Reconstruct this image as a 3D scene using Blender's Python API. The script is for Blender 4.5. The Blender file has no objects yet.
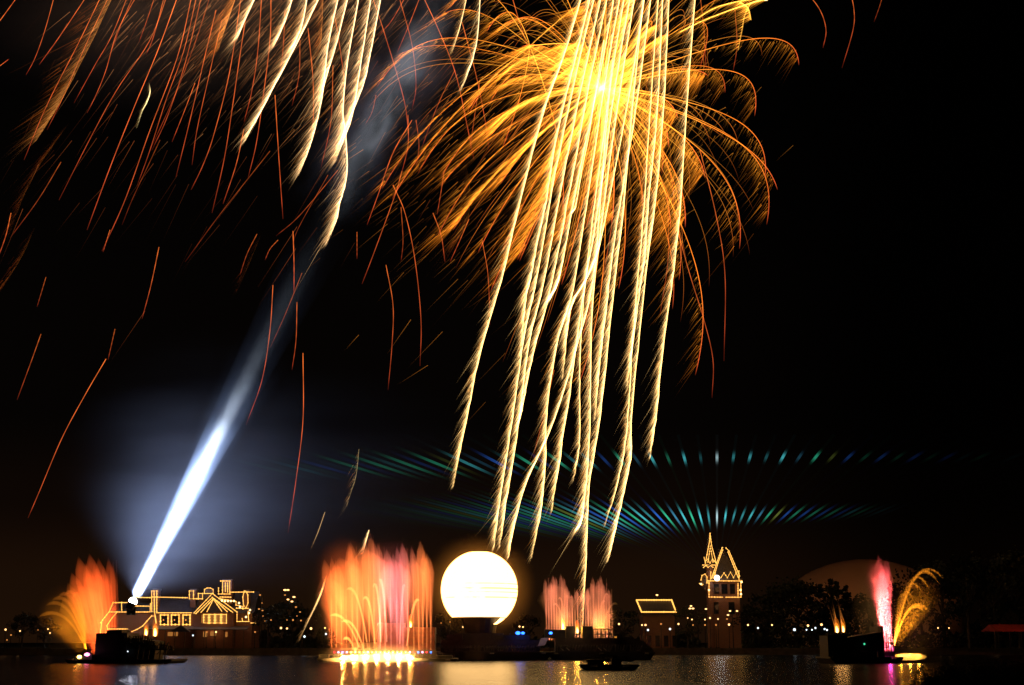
import bpy, math, random
import numpy as np
from mathutils import Vector, Matrix

random.seed(7)
rng = np.random.default_rng(7)
S = bpy.context.scene
COL = S.collection

# ------------------------------------------------------------------ camera, world, exposure
F = 1360.0                      # focal length in pixels of the 1024 wide frame
HOR = 643.0                     # pixel row of the horizon
TILT = math.atan((HOR - 342.5) / F)
CAM = Vector((0, 0, 2.0))
cam_d = bpy.data.cameras.new("camera")
cam_d.sensor_width = 36.0
cam_d.lens = F / 1024 * 36
cam_d.clip_start = 0.1
cam_d.clip_end = 9000
cam = bpy.data.objects.new("camera", cam_d)
cam.location = CAM
cam.rotation_euler = (math.pi / 2 + TILT, 0, 0)
COL.objects.link(cam)
S.camera = cam

W = bpy.data.worlds.new("World")
S.world = W
W.use_nodes = True
nt = W.node_tree
bg = nt.nodes["Background"]
tc = nt.nodes.new("ShaderNodeTexCoord")
sx = nt.nodes.new("ShaderNodeSeparateXYZ")
rp = nt.nodes.new("ShaderNodeValToRGB")
nt.links.new(tc.outputs["Generated"], sx.inputs[0])
nt.links.new(sx.outputs["Z"], rp.inputs[0])
rp.color_ramp.interpolation = 'EASE'
e = rp.color_ramp.elements
e[0].position = 0.0; e[0].color = (0.0115, 0.0046, 0.0016, 1)
e[1].position = 0.16; e[1].color = (0.0014, 0.0009, 0.0007, 1)
for pos, c in ((0.04, (0.0100, 0.0042, 0.0016, 1)), (0.10, (0.0036, 0.0017, 0.0009, 1)), (0.4, (0.0008, 0.0006, 0.0005, 1))):
    n = e.new(pos); n.color = c
# the glow of the shore is strongest over the middle and left of the lagoon
az = nt.nodes.new("ShaderNodeMapRange"); az.interpolation_type = 'SMOOTHSTEP'
az.inputs["From Min"].default_value = 0.30; az.inputs["From Max"].default_value = 0.08
az.inputs["To Min"].default_value = 0.12; az.inputs["To Max"].default_value = 1.0
nt.links.new(sx.outputs["X"], az.inputs["Value"])
mxw = nt.nodes.new("ShaderNodeVectorMath"); mxw.operation = 'SCALE'
nt.links.new(rp.outputs[0], mxw.inputs[0]); nt.links.new(az.outputs[0], mxw.inputs["Scale"])
nt.links.new(mxw.outputs[0], bg.inputs[0])
bg.inputs[1].default_value = 1.0

S.view_settings.view_transform = 'Standard'
S.view_settings.look = 'None'
S.view_settings.exposure = 0
S.view_settings.gamma = 1
cy = S.cycles
cy.max_bounces = 4
cy.diffuse_bounces = 2
cy.glossy_bounces = 2
cy.volume_bounces = 0
cy.transparent_max_bounces = 160
cy.use_denoising = True
cy.sample_clamp_direct = 0
cy.sample_clamp_indirect = 5
cy.volume_step_rate = 1.0
cy.volume_max_steps = 256
cy.caustics_reflective = False
cy.caustics_refractive = False

# ------------------------------------------------------------------ projection helpers
UP = Vector((0, -math.sin(TILT), math.cos(TILT)))
FW = Vector((0, math.cos(TILT), math.sin(TILT)))
def ray(px, py):
    return Vector((1, 0, 0)) * ((px - 512) / F) + UP * ((342.5 - py) / F) + FW
def P(px, py, Y):
    """point at world depth Y seen at that pixel"""
    d = ray(px, py)
    return CAM + d * (Y / d.y)
def depth_of_water(py):
    d = ray(512, py)
    return (-CAM.z / d.z) * d.y
def px2m(Y):
    return Y / F

# ------------------------------------------------------------------ materials
def mat_new(name):
    m = bpy.data.materials.new(name); m.use_nodes = True
    m.node_tree.nodes.clear()
    return m, m.node_tree
def surf(name, c, rough=0.7, metal=0.0, scale=2.0, var=0.35, bump=0.2):
    m, t = mat_new(name)
    o = t.nodes.new("ShaderNodeOutputMaterial"); b = t.nodes.new("ShaderNodeBsdfPrincipled")
    tc = t.nodes.new("ShaderNodeTexCoord"); n = t.nodes.new("ShaderNodeTexNoise")
    n.inputs["Scale"].default_value = scale; n.inputs["Detail"].default_value = 6
    t.links.new(tc.outputs["Object"], n.inputs["Vector"])
    r = t.nodes.new("ShaderNodeValToRGB")
    r.color_ramp.elements[0].position = 0.3; r.color_ramp.elements[1].position = 0.7
    r.color_ramp.elements[0].color = (*[x * (1 - var) for x in c], 1)
    r.color_ramp.elements[1].color = (*[min(1, x * (1 + var)) for x in c], 1)
    t.links.new(n.outputs["Fac"], r.inputs[0]); t.links.new(r.outputs[0], b.inputs["Base Color"])
    b.inputs["Roughness"].default_value = rough; b.inputs["Metallic"].default_value = metal
    bu = t.nodes.new("ShaderNodeBump"); bu.inputs["Strength"].default_value = bump; bu.inputs["Distance"].default_value = 0.05
    t.links.new(n.outputs["Fac"], bu.inputs["Height"]); t.links.new(bu.outputs[0], b.inputs["Normal"])
    t.links.new(b.outputs[0], o.inputs[0])
    return m
def brick(name, c1, c2, mortar, scale=1.0):
    m, t = mat_new(name)
    o = t.nodes.new("ShaderNodeOutputMaterial"); b = t.nodes.new("ShaderNodeBsdfPrincipled")
    tc = t.nodes.new("ShaderNodeTexCoord"); mp = t.nodes.new("ShaderNodeMapping")
    mp.inputs["Rotation"].default_value = (math.pi / 2, 0, 0)
    k = t.nodes.new("ShaderNodeTexBrick"); k.inputs["Scale"].default_value = scale
    k.inputs["Color1"].default_value = (*c1, 1); k.inputs["Color2"].default_value = (*c2, 1); k.inputs["Mortar"].default_value = (*mortar, 1)
    t.links.new(tc.outputs["Object"], mp.inputs[0]); t.links.new(mp.outputs[0], k.inputs["Vector"])
    t.links.new(k.outputs["Color"], b.inputs["Base Color"]); b.inputs["Roughness"].default_value = 0.85
    t.links.new(b.outputs[0], o.inputs[0])
    return m
def emis(name, c, s, sample=False):
    m, t = mat_new(name)
    o = t.nodes.new("ShaderNodeOutputMaterial"); b = t.nodes.new("ShaderNodeEmission")
    b.inputs[0].default_value = (*c, 1); b.inputs[1].default_value = s
    t.links.new(b.outputs[0], o.inputs[0])
    m.cycles.emission_sampling = 'AUTO' if sample else 'NONE'
    return m
def spark_mat(name="burning_sparks", s=1.0):
    """incandescent sparks: their light adds up, colour along the trail from the glow attribute"""
    m, t = mat_new(name)
    o = t.nodes.new("ShaderNodeOutputMaterial"); b = t.nodes.new("ShaderNodeEmission")
    a = t.nodes.new("ShaderNodeAttribute"); a.attribute_name = "glow"
    tr = t.nodes.new("ShaderNodeBsdfTransparent"); ad = t.nodes.new("ShaderNodeAddShader")
    t.links.new(a.outputs["Color"], b.inputs[0]); b.inputs[1].default_value = s
    t.links.new(b.outputs[0], ad.inputs[0]); t.links.new(tr.outputs[0], ad.inputs[1])
    t.links.new(ad.outputs[0], o.inputs[0])
    m.cycles.emission_sampling = 'NONE'
    return m
def vol_mat(name, c, dens, aniso=0.0):
    m, t = mat_new(name)
    o = t.nodes.new("ShaderNodeOutputMaterial"); v = t.nodes.new("ShaderNodeVolumePrincipled")
    v.inputs["Color"].default_value = (*c, 1); v.inputs["Density"].default_value = dens
    v.inputs["Anisotropy"].default_value = aniso
    t.links.new(v.outputs[0], o.inputs["Volume"])
    return m
def smoke_mat(name, c, dens, nscale=2.0, lo=0.35, hi=0.7, power=1.5, stretch=(1, 1, 1), aniso=0.0):
    """drifting smoke: density fades to nothing at the edge of the unit ball"""
    m, t = mat_new(name)
    L = t.links.new
    o = t.nodes.new("ShaderNodeOutputMaterial"); v = t.nodes.new("ShaderNodeVolumePrincipled")
    v.inputs["Color"].default_value = (*c, 1); v.inputs["Anisotropy"].default_value = aniso
    tc = t.nodes.new("ShaderNodeTexCoord")
    ln = t.nodes.new("ShaderNodeVectorMath"); ln.operation = 'LENGTH'
    L(tc.outputs["Object"], ln.inputs[0])
    mr = t.nodes.new("ShaderNodeMapRange"); mr.inputs["From Min"].default_value = 1; mr.inputs["From Max"].default_value = 0
    L(ln.outputs["Value"], mr.inputs["Value"])
    pw = t.nodes.new("ShaderNodeMath"); pw.operation = 'POWER'; pw.inputs[1].default_value = power
    L(mr.outputs[0], pw.inputs[0])
    mp = t.nodes.new("ShaderNodeMapping"); mp.inputs["Scale"].default_value = stretch
    n = t.nodes.new("ShaderNodeTexNoise"); n.inputs["Scale"].default_value = nscale; n.inputs["Detail"].default_value = 4
    L(tc.outputs["Object"], mp.inputs[0]); L(mp.outputs[0], n.inputs["Vector"])
    m2 = t.nodes.new("ShaderNodeMapRange"); m2.inputs["From Min"].default_value = lo; m2.inputs["From Max"].default_value = hi
    L(n.outputs["Fac"], m2.inputs["Value"])
    mu = t.nodes.new("ShaderNodeMath"); mu.operation = 'MULTIPLY'
    L(pw.outputs[0], mu.inputs[0]); L(m2.outputs[0], mu.inputs[1])
    m3 = t.nodes.new("ShaderNodeMath"); m3.operation = 'MULTIPLY'; m3.inputs[1].default_value = dens
    L(mu.outputs[0], m3.inputs[0]); L(m3.outputs[0], v.inputs["Density"])
    L(v.outputs[0], o.inputs["Volume"])
    return m

M = {}
M['hull'] = surf('black_hull', (0.02, 0.02, 0.022), 0.6, 0.2)
M['steel'] = surf('dark_steel', (0.035, 0.034, 0.036), 0.5, 0.5)
M['box'] = surf('dark_box', (0.025, 0.02, 0.022), 0.7)
M['redbox'] = surf('dark_red_container', (0.05, 0.008, 0.008), 0.8)
M['panel'] = surf('grey_panel', (0.25, 0.25, 0.25), 0.4)
M['tube'] = surf('mortar_tube', (0.03, 0.03, 0.03), 0.6)
M['brick'] = brick('red_brick', (0.30, 0.12, 0.07), (0.24, 0.09, 0.06), (0.3, 0.25, 0.2), 1.2)
M['plaster'] = surf('cream_plaster', (0.42, 0.33, 0.22), 0.8)
M['slate'] = surf('slate_roof', (0.06, 0.05, 0.055), 0.6, 0, 3.0)
M['trim'] = surf('timber_trim', (0.15, 0.10, 0.07), 0.7)
M['glass'] = surf('dark_glass', (0.02, 0.02, 0.025), 0.1)
M['dome'] = surf('pale_dome_roof', (0.42, 0.30, 0.22), 0.7, 0, 0.05, 0.15)
M['ground'] = surf('dark_ground', (0.05, 0.055, 0.035), 0.95, 0, 0.05, 0.4)
M['stone'] = surf('sea_wall_stone', (0.16, 0.14, 0.12), 0.85, 0, 1.0)
M['bark'] = surf('bark', (0.06, 0.045, 0.03), 0.9, 0, 5)
M['leaf'] = surf('foliage', (0.022, 0.028, 0.014), 0.9, 0, 0.6, 0.5)
M['redroof'] = surf('red_canvas', (0.30, 0.02, 0.015), 0.7)
M['gold'] = emis('gold_bulbs', (1.0, 0.47, 0.09), 2.0)
M['goldhot'] = emis('bright_gold_bulbs', (1.0, 0.62, 0.22), 4.0)
M['lit'] = emis('lit_room', (1.0, 0.38, 0.08), 0.35)
M['warm'] = emis('warm_lamp', (1.0, 0.52, 0.18), 3.0)
M['cool'] = emis('cool_lamp', (0.75, 0.9, 1.0), 2.0)
M['amber'] = emis('dim_amber_lamp', (1.0, 0.36, 0.08), 0.9)
M['blue'] = emis('blue_lamp', (0.02, 0.12, 1.0), 6.0)
M['pinkl'] = emis('pink_lamp', (1.0, 0.25, 0.6), 6.0)
M['redl'] = emis('red_lamp', (1.0, 0.04, 0.05), 3.0)
M['white'] = emis('white_lamp', (0.95, 0.97, 1.0), 40.0)
M['whitesoft'] = emis('projector_lens', (0.9, 0.97, 1.0), 8.0)
M['yell'] = emis('yellow_lamp', (1.0, 0.62, 0.12), 9.0)
M['green'] = emis('green_lamp', (0.1, 1.0, 0.5), 0.8)
M['spark'] = spark_mat()

# ------------------------------------------------------------------ object helpers
class MB:
    """collects simple shapes into one mesh (world coordinates)"""
    def __init__(s): s.v = []; s.f = []
    def add(s, v, f):
        o = len(s.v); s.v += [tuple(x) for x in v]; s.f += [tuple(i + o for i in q) for q in f]; return s
    def box(s, x0, x1, y0, y1, z0, z1):
        return s.add([(x0,y0,z0),(x1,y0,z0),(x1,y1,z0),(x0,y1,z0),(x0,y0,z1),(x1,y0,z1),(x1,y1,z1),(x0,y1,z1)],
                     [(0,3,2,1),(4,5,6,7),(0,1,5,4),(1,2,6,5),(2,3,7,6),(3,0,4,7)])
    def prism(s, poly, y0, y1):
        """polygon in x,z (counter clockwise) pushed from y0 to y1"""
        n = len(poly)
        v = [(x, y0, z) for x, z in poly] + [(x, y1, z) for x, z in poly]
        f = [tuple(range(n)), tuple(range(2*n-1, n-1, -1))]
        f += [(i, i+n, (i+1) % n + n, (i+1) % n) for i in range(n)]
        return s.add(v, f)
    def tube(s, pts, r, sides=6, cap=True):
        pts = [Vector(p) for p in pts]; n = len(pts)
        if not hasattr(r, '__len__'): r = [r] * n
        v = []; f = []
        for i, p in enumerate(pts):
            d = (pts[min(i+1, n-1)] - pts[max(i-1, 0)])
            d = d.normalized() if d.length > 1e-9 else Vector((0, 0, 1))
            a = d.cross(Vector((0, 1, 0)) if abs(d.y) < 0.9 else Vector((1, 0, 0))).normalized(); b = d.cross(a)
            for k in range(sides):
                t = 2 * math.pi * k / sides
                v.append(p + (a * math.cos(t) + b * math.sin(t)) * r[i])
        for i in range(n - 1):
            for k in range(sides):
                f.append((i*sides+k, i*sides+(k+1) % sides, (i+1)*sides+(k+1) % sides, (i+1)*sides+k))
        if cap:
            f.append(tuple(range(sides-1, -1, -1))); f.append(tuple((n-1)*sides + k for k in range(sides)))
        return s.add(v, f)
    def ball(s, c, r, seg=10, ring=6, sc=(1, 1, 1)):
        c = Vector(c); v = [c + Vector((0, 0, -r*sc[2]))]; f = []
        for i in range(1, ring):
            ph = -math.pi/2 + math.pi * i / ring
            for k in range(seg):
                t = 2 * math.pi * k / seg
                v.append(c + Vector((math.cos(ph)*math.cos(t)*r*sc[0], math.cos(ph)*math.sin(t)*r*sc[1], math.sin(ph)*r*sc[2])))
        v.append(c + Vector((0, 0, r*sc[2]))); top = len(v) - 1
        for k in range(seg):
            f.append((0, 1+(k+1) % seg, 1+k)); f.append((top, top-seg+k, top-seg+(k+1) % seg))
        for i in range(ring - 2):
            for k in range(seg):
                a = 1+i*seg+k; b = 1+i*seg+(k+1) % seg
                f.append((a, b, b+seg, a+seg))
        return s.add(v, f)
    def build(s, name, mat, parent=None, loc=None, smooth=False):
        o0 = parent_world(parent) if parent else Vector(loc if loc is not None else (0, 0, 0))
        me = bpy.data.meshes.new(name)
        me.from_pydata([tuple(Vector(p) - o0) for p in s.v], [], s.f)
        me.materials.append(mat)
        if smooth: me.polygons.foreach_set('use_smooth', [True] * len(me.polygons))
        ob = bpy.data.objects.new(name, me); COL.objects.link(ob)
        if parent: ob.parent = parent
        else: ob.location = o0
        return ob
def parent_world(p):
    v = Vector((0, 0, 0))
    while p is not None:
        v += p.location; p = p.parent
    return v
def tag(o, label=None, cat=None, group=None, kind=None):
    if label: o['label'] = label
    if cat: o['category'] = cat
    if group: o['group'] = group
    if kind: o['kind'] = kind
    return o
def thing(name, loc, label, cat, group=None):
    o = bpy.data.objects.new(name, None); o.location = loc; o.empty_display_size = 0.5
    COL.objects.link(o)
    return tag(o, label, cat, group)
def lamp(name, kind, loc, energy, color, parent=None, **kw):
    d = bpy.data.lights.new(name, kind); d.energy = energy; d.color = color
    aim = kw.pop('aim', None)
    for k, v in kw.items(): setattr(d, k, v)
    o = bpy.data.objects.new(name, d); COL.objects.link(o)
    loc = Vector(loc)
    if aim is not None:
        o.rotation_euler = (Vector(aim) - loc).to_track_quat('-Z', 'Y').to_euler()
    if parent: o.parent = parent; o.location = loc - parent_world(parent)
    else: o.location = loc
    return o
ORD = ['first','second','third','fourth','fifth','sixth','seventh','eighth','ninth','tenth','eleventh','twelfth','thirteenth','fourteenth','fifteenth','sixteenth','seventeenth','eighteenth','nineteenth','twentieth']
def ordinal(i):
    if i < 20: return ORD[i]
    t = {2: 'twenty', 3: 'thirty', 4: 'forty'}[(i+1)//10]
    return (t + '-' + ORD[(i+1) % 10 - 1]) if (i+1) % 10 else {2: 'twentieth', 3: 'thirtieth', 4: 'fortieth'}[(i+1)//10]

# ------------------------------------------------------------------ the setting: lagoon, shore
def water():
    me = MB().add([(-3500, -60, 0), (3500, -60, 0), (3500, 5000, 0), (-3500, 5000, 0)], [(0, 1, 2, 3)])
    m, t = mat_new('lagoon_water')
    L = t.links.new
    o = t.nodes.new("ShaderNodeOutputMaterial"); b = t.nodes.new("ShaderNodeBsdfPrincipled")
    b.inputs["Base Color"].default_value = (0.004, 0.005, 0.007, 1)
    b.inputs["Specular IOR Level"].default_value = 0.38
    b.inputs["Roughness"].default_value = 0.25; b.inputs["IOR"].default_value = 1.33
    tc = t.nodes.new("ShaderNodeTexCoord"); mp = t.nodes.new("ShaderNodeMapping")
    mp.inputs["Scale"].default_value = (0.35, 1.0, 1)
    n = t.nodes.new("ShaderNodeTexNoise"); n.inputs["Scale"].default_value = 0.7; n.inputs["Detail"].default_value = 2
    n2 = t.nodes.new("ShaderNodeTexNoise"); n2.inputs["Scale"].default_value = 0.12; n2.inputs["Detail"].default_value = 2
    L(tc.outputs["Object"], mp.inputs[0]); L(mp.outputs[0], n.inputs["Vector"]); L(mp.outputs[0], n2.inputs["Vector"])
    ad = t.nodes.new("ShaderNodeMath"); ad.operation = 'MULTIPLY_ADD'; ad.inputs[1].default_value = 3.0
    L(n2.outputs["Fac"], ad.inputs[0]); L(n.outputs["Fac"], ad.inputs[2])
    bu = t.nodes.new("ShaderNodeBump"); bu.inputs["Strength"].default_value = 0.35; bu.inputs["Distance"].default_value = 0.12
    L(ad.outputs[0], bu.inputs["Height"]); L(bu.outputs[0], b.inputs["Normal"]); L(b.outputs[0], o.inputs[0])
    tag(me.build('water', m), kind='structure')
water()
SH = 240.0            # distance of the far shore
GZ = 0.9              # height of the far promenade
g = MB()
n = 60
for i in range(n):
    x0 = -1500 + 3000 * i / n; x1 = -1500 + 3000 * (i+1) / n
    f = lambda x: SH + 6 * math.sin(x * 0.021) + 3 * math.sin(x * 0.07 + 1)
    g.add([(x0, f(x0), GZ), (x1, f(x1), GZ), (x1, 5000, GZ + 2), (x0, 5000, GZ + 2)], [(0, 1, 2, 3)])
tag(g.build('ground', M['ground']), kind='structure')
g = MB()
for i in range(n):
    x0 = -1500 + 3000 * i / n; x1 = -1500 + 3000 * (i+1) / n
    y0, y1 = f(x0), f(x1)
    g.add([(x0, y0-.4, -1), (x1, y1-.4, -1), (x1, y1-.4, GZ+.25), (x0, y0-.4, GZ+.25), (x0, y0+.05, -1), (x1, y1+.05, -1), (x1, y1+.05, GZ+.25), (x0, y0+.05, GZ+.25)],
          [(0,1,2,3), (3,2,6,7), (5,4,7,6)])
w = g.build('sea_wall', M['stone'])
tag(w, 'low stone sea wall along the whole far shore of the lagoon', 'sea wall')

# ------------------------------------------------------------------ trees (dark silhouettes)
def crown_mesh(name, kind, seed):
    r = random.Random(seed); mb = MB()
    cl = []
    if kind == 'round':
        for i in range(26):
            a = r.uniform(0, 6.28); h = r.uniform(0.35, 1.0); rad = math.sin((h-.3)/.75*math.pi)*0.42 + .05
            cl.append((math.cos(a)*rad*r.uniform(.3, 1), math.sin(a)*rad*r.uniform(.3, 1), h, r.uniform(.07, .14)))
    else:
        for i in range(30):
            a = r.uniform(0, 6.28); h = r.uniform(0.12, 1.0); rad = (1-h)*0.26 + .02
            cl.append((math.cos(a)*rad*r.uniform(.4, 1), math.sin(a)*rad*r.uniform(.4, 1), h, .03 + (1-h)*.08))
    for (x, y, z, s) in cl:
        for k in range(34):
            d = Vector((r.gauss(0, 1), r.gauss(0, 1), r.gauss(0, .7))).normalized() * s * r.uniform(.5, 1.15)
            c = Vector((x, y, z)) + d
            u = Vector((r.gauss(0, 1), r.gauss(0, 1), r.gauss(0, 1))).normalized(); w = u.orthogonal().normalized()
            q = .022
            mb.add([c - u*q, c + w*q, c + u*q, c - w*q], [(0, 1, 2, 3)])
    me = bpy.data.meshes.new(name); me.from_pydata([tuple(v) for v in mb.v], [], mb.f); me.materials.append(M['leaf'])
    return me
def trunk_mesh(name, kind, seed):
    r = random.Random(seed); mb = MB()
    mb.tube([(0, 0, -.02), (.01, 0, .2), (-.01, .01, .5), (0, 0, .92)], [.028, .022, .014, .004], 7)
    if kind == 'round':
        for i in range(6):
            a = r.uniform(0, 6.28); h = r.uniform(.28, .5); l = r.uniform(.2, .34)
            mb.tube([(0, 0, h), (math.cos(a)*l*.5, math.sin(a)*l*.5, h+.15), (math.cos(a)*l, math.sin(a)*l, h+.3)], [.012, .008, .003], 5)
    me = bpy.data.meshes.new(name); me.from_pydata([tuple(v) for v in mb.v], [], mb.f); me.materials.append(M['bark'])
    return me
TM = {('round', s): (crown_mesh('crown', 'round', s), trunk_mesh('trunk', 'round', s)) for s in range(3)}
TM.update({('conifer', s): (crown_mesh('crown', 'conifer', 10+s), trunk_mesh('trunk', 'conifer', s)) for s in range(2)})
def tree(px, ptop, Y, kind, label, seed, wide=1.0):
    base = P(px, 640, Y); base.z = GZ + (Y-SH)*.0004 - .1
    h = (P(px, ptop, Y).z - base.z) * .93
    t = thing('conifer_tree' if kind == 'conifer' else 'broadleaf_tree', base, label, 'tree', 'dark trees on the far shore')
    for nm, me in zip(('crown', 'trunk'), TM[(kind, seed % (2 if kind == 'conifer' else 3))]):
        o = bpy.data.objects.new(nm, me); COL.objects.link(o); o.parent = t
        o.scale = (h*wide, h*wide, h); o.rotation_euler = (0, 0, seed * 1.7)
    return t
tl = [  # px, top, depth, kind, where
 (268, 604, 285, 'round', 'right of the lit pavilion'), (284, 598, 300, 'round', 'in the sky gap right of the lit pavilion'), (302, 606, 290, 'round', 'left of the big fountain'),
 (22, 612, 300, 'round', 'at the left edge of the frame'), (44, 616, 300, 'round', 'left of the orange fountain'),
 (448, 612, 300, 'round', 'behind the left side of the glowing globe'), (528, 614, 300, 'round', 'between globe and pink fountain'), (625, 608, 300, 'round', 'between pink fountain and lit roof outline'),
 (688, 606, 285, 'round', 'left of the lit tower'), (752, 604, 300, 'round', 'right of the lit tower'), (768, 592, 310, 'round', 'second right of the lit tower'),
 (784, 584, 330, 'round', 'at the left foot of the big dome'), (799, 576, 330, 'round', 'against the left tip of the big dome'), (812, 579, 330, 'round', 'in front of the left slope of the dome'),
 (822, 580, 340, 'conifer', 'slim, left of the twin conifers before the dome'), (833, 575, 340, 'conifer', 'left one of the tall twin conifers before the dome'), (840, 577, 335, 'conifer', 'right one of the tall twin conifers before the dome'),
 (849, 582, 330, 'conifer', 'just right of the twin conifers before the dome'), (858, 593, 330, 'round', 'low in the middle before the dome'), (870, 598, 330, 'round', 'left of the pink fountain jets before the dome'),
 (886, 600, 330, 'round', 'behind the pink fountain jets'), (905, 584, 330, 'round', 'right of the pink fountain jets'), (922, 564, 320, 'round', 'at the right tip of the big dome'),
 (945, 560, 300, 'round', 'tall, behind the yellow arcing jets'), (970, 556, 290, 'round', 'tall, right of the yellow arcing jets'), (996, 552, 290, 'round', 'tall, behind the red canopy'), (1020, 548, 290, 'round', 'tallest, at the right edge of the frame'),
]
for i, (px, top, Y, kd, wh) in enumerate(tl):
    tree(px, top, Y, kd, f'dark {"conifer" if kd == "conifer" else "leafy tree"} {wh}', i, 1.0 if kd == 'conifer' else (1.15 if px < 900 else .9))

def hedge(px0, px1, Y, h, label, seed):
    r = random.Random(seed); mb = MB()
    x0, x1 = P(px0, 640, Y).x, P(px1, 640, Y).x
    n_ = int((x1-x0)*70)
    for i in range(n_):
        x = r.uniform(x0, x1); hh = h*(.75+.25*math.sin(x*.9)+.12*math.sin(x*2.7))
        c = Vector((x, Y+r.uniform(-.8, .8), GZ + hh*r.random()**.8))
        u = Vector((r.gauss(0, 1), r.gauss(0, 1), r.gauss(0, 1))).normalized(); w = u.orthogonal().normalized(); q = r.uniform(.25, .5)
        mb.add([c-u*q, c+w*q, c+u*q, c-w*q], [(0, 1, 2, 3)])
    tag(mb.build('hedge', M['leaf'], None, ((x0+x1)/2, Y, GZ)), label, 'hedge')
hedge(742, 1030, 300, 5.5, 'long dark hedge below the trees on the right shore', 1)
hedge(255, 335, 300, 4.0, 'dark hedge between lit pavilion and big fountain', 2)
hedge(520, 700, 305, 3.6, 'dark hedge running from the globe to the lit tower', 3)

# ------------------------------------------------------------------ light strings: thin tubes of warm bulbs fixed to a building
def strings(parent, lines, Y, r=0.09, mat='gold', name='light_string'):
    """each polyline of lights on the building is its own part"""
    for ln in lines:
        mb = MB()
        pts = [P(x, y, Y) for x, y in ln]
        mb.tube(pts, r*.8, 5)
        for a, b in zip(pts, pts[1:]):               # single bulbs along the string
            k = max(1, int((b - a).length / 0.55))
            for i in range(k + 1):
                if random.random() < .8: mb.ball(a.lerp(b, i / k), r * random.uniform(1.2, 1.7), 5, 4)
        mb.build(name, M[mat], parent)
def R(x0, y0, x1, y1): return [(x0, y0), (x1, y0), (x1, y1), (x0, y1), (x0, y0)]

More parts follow.
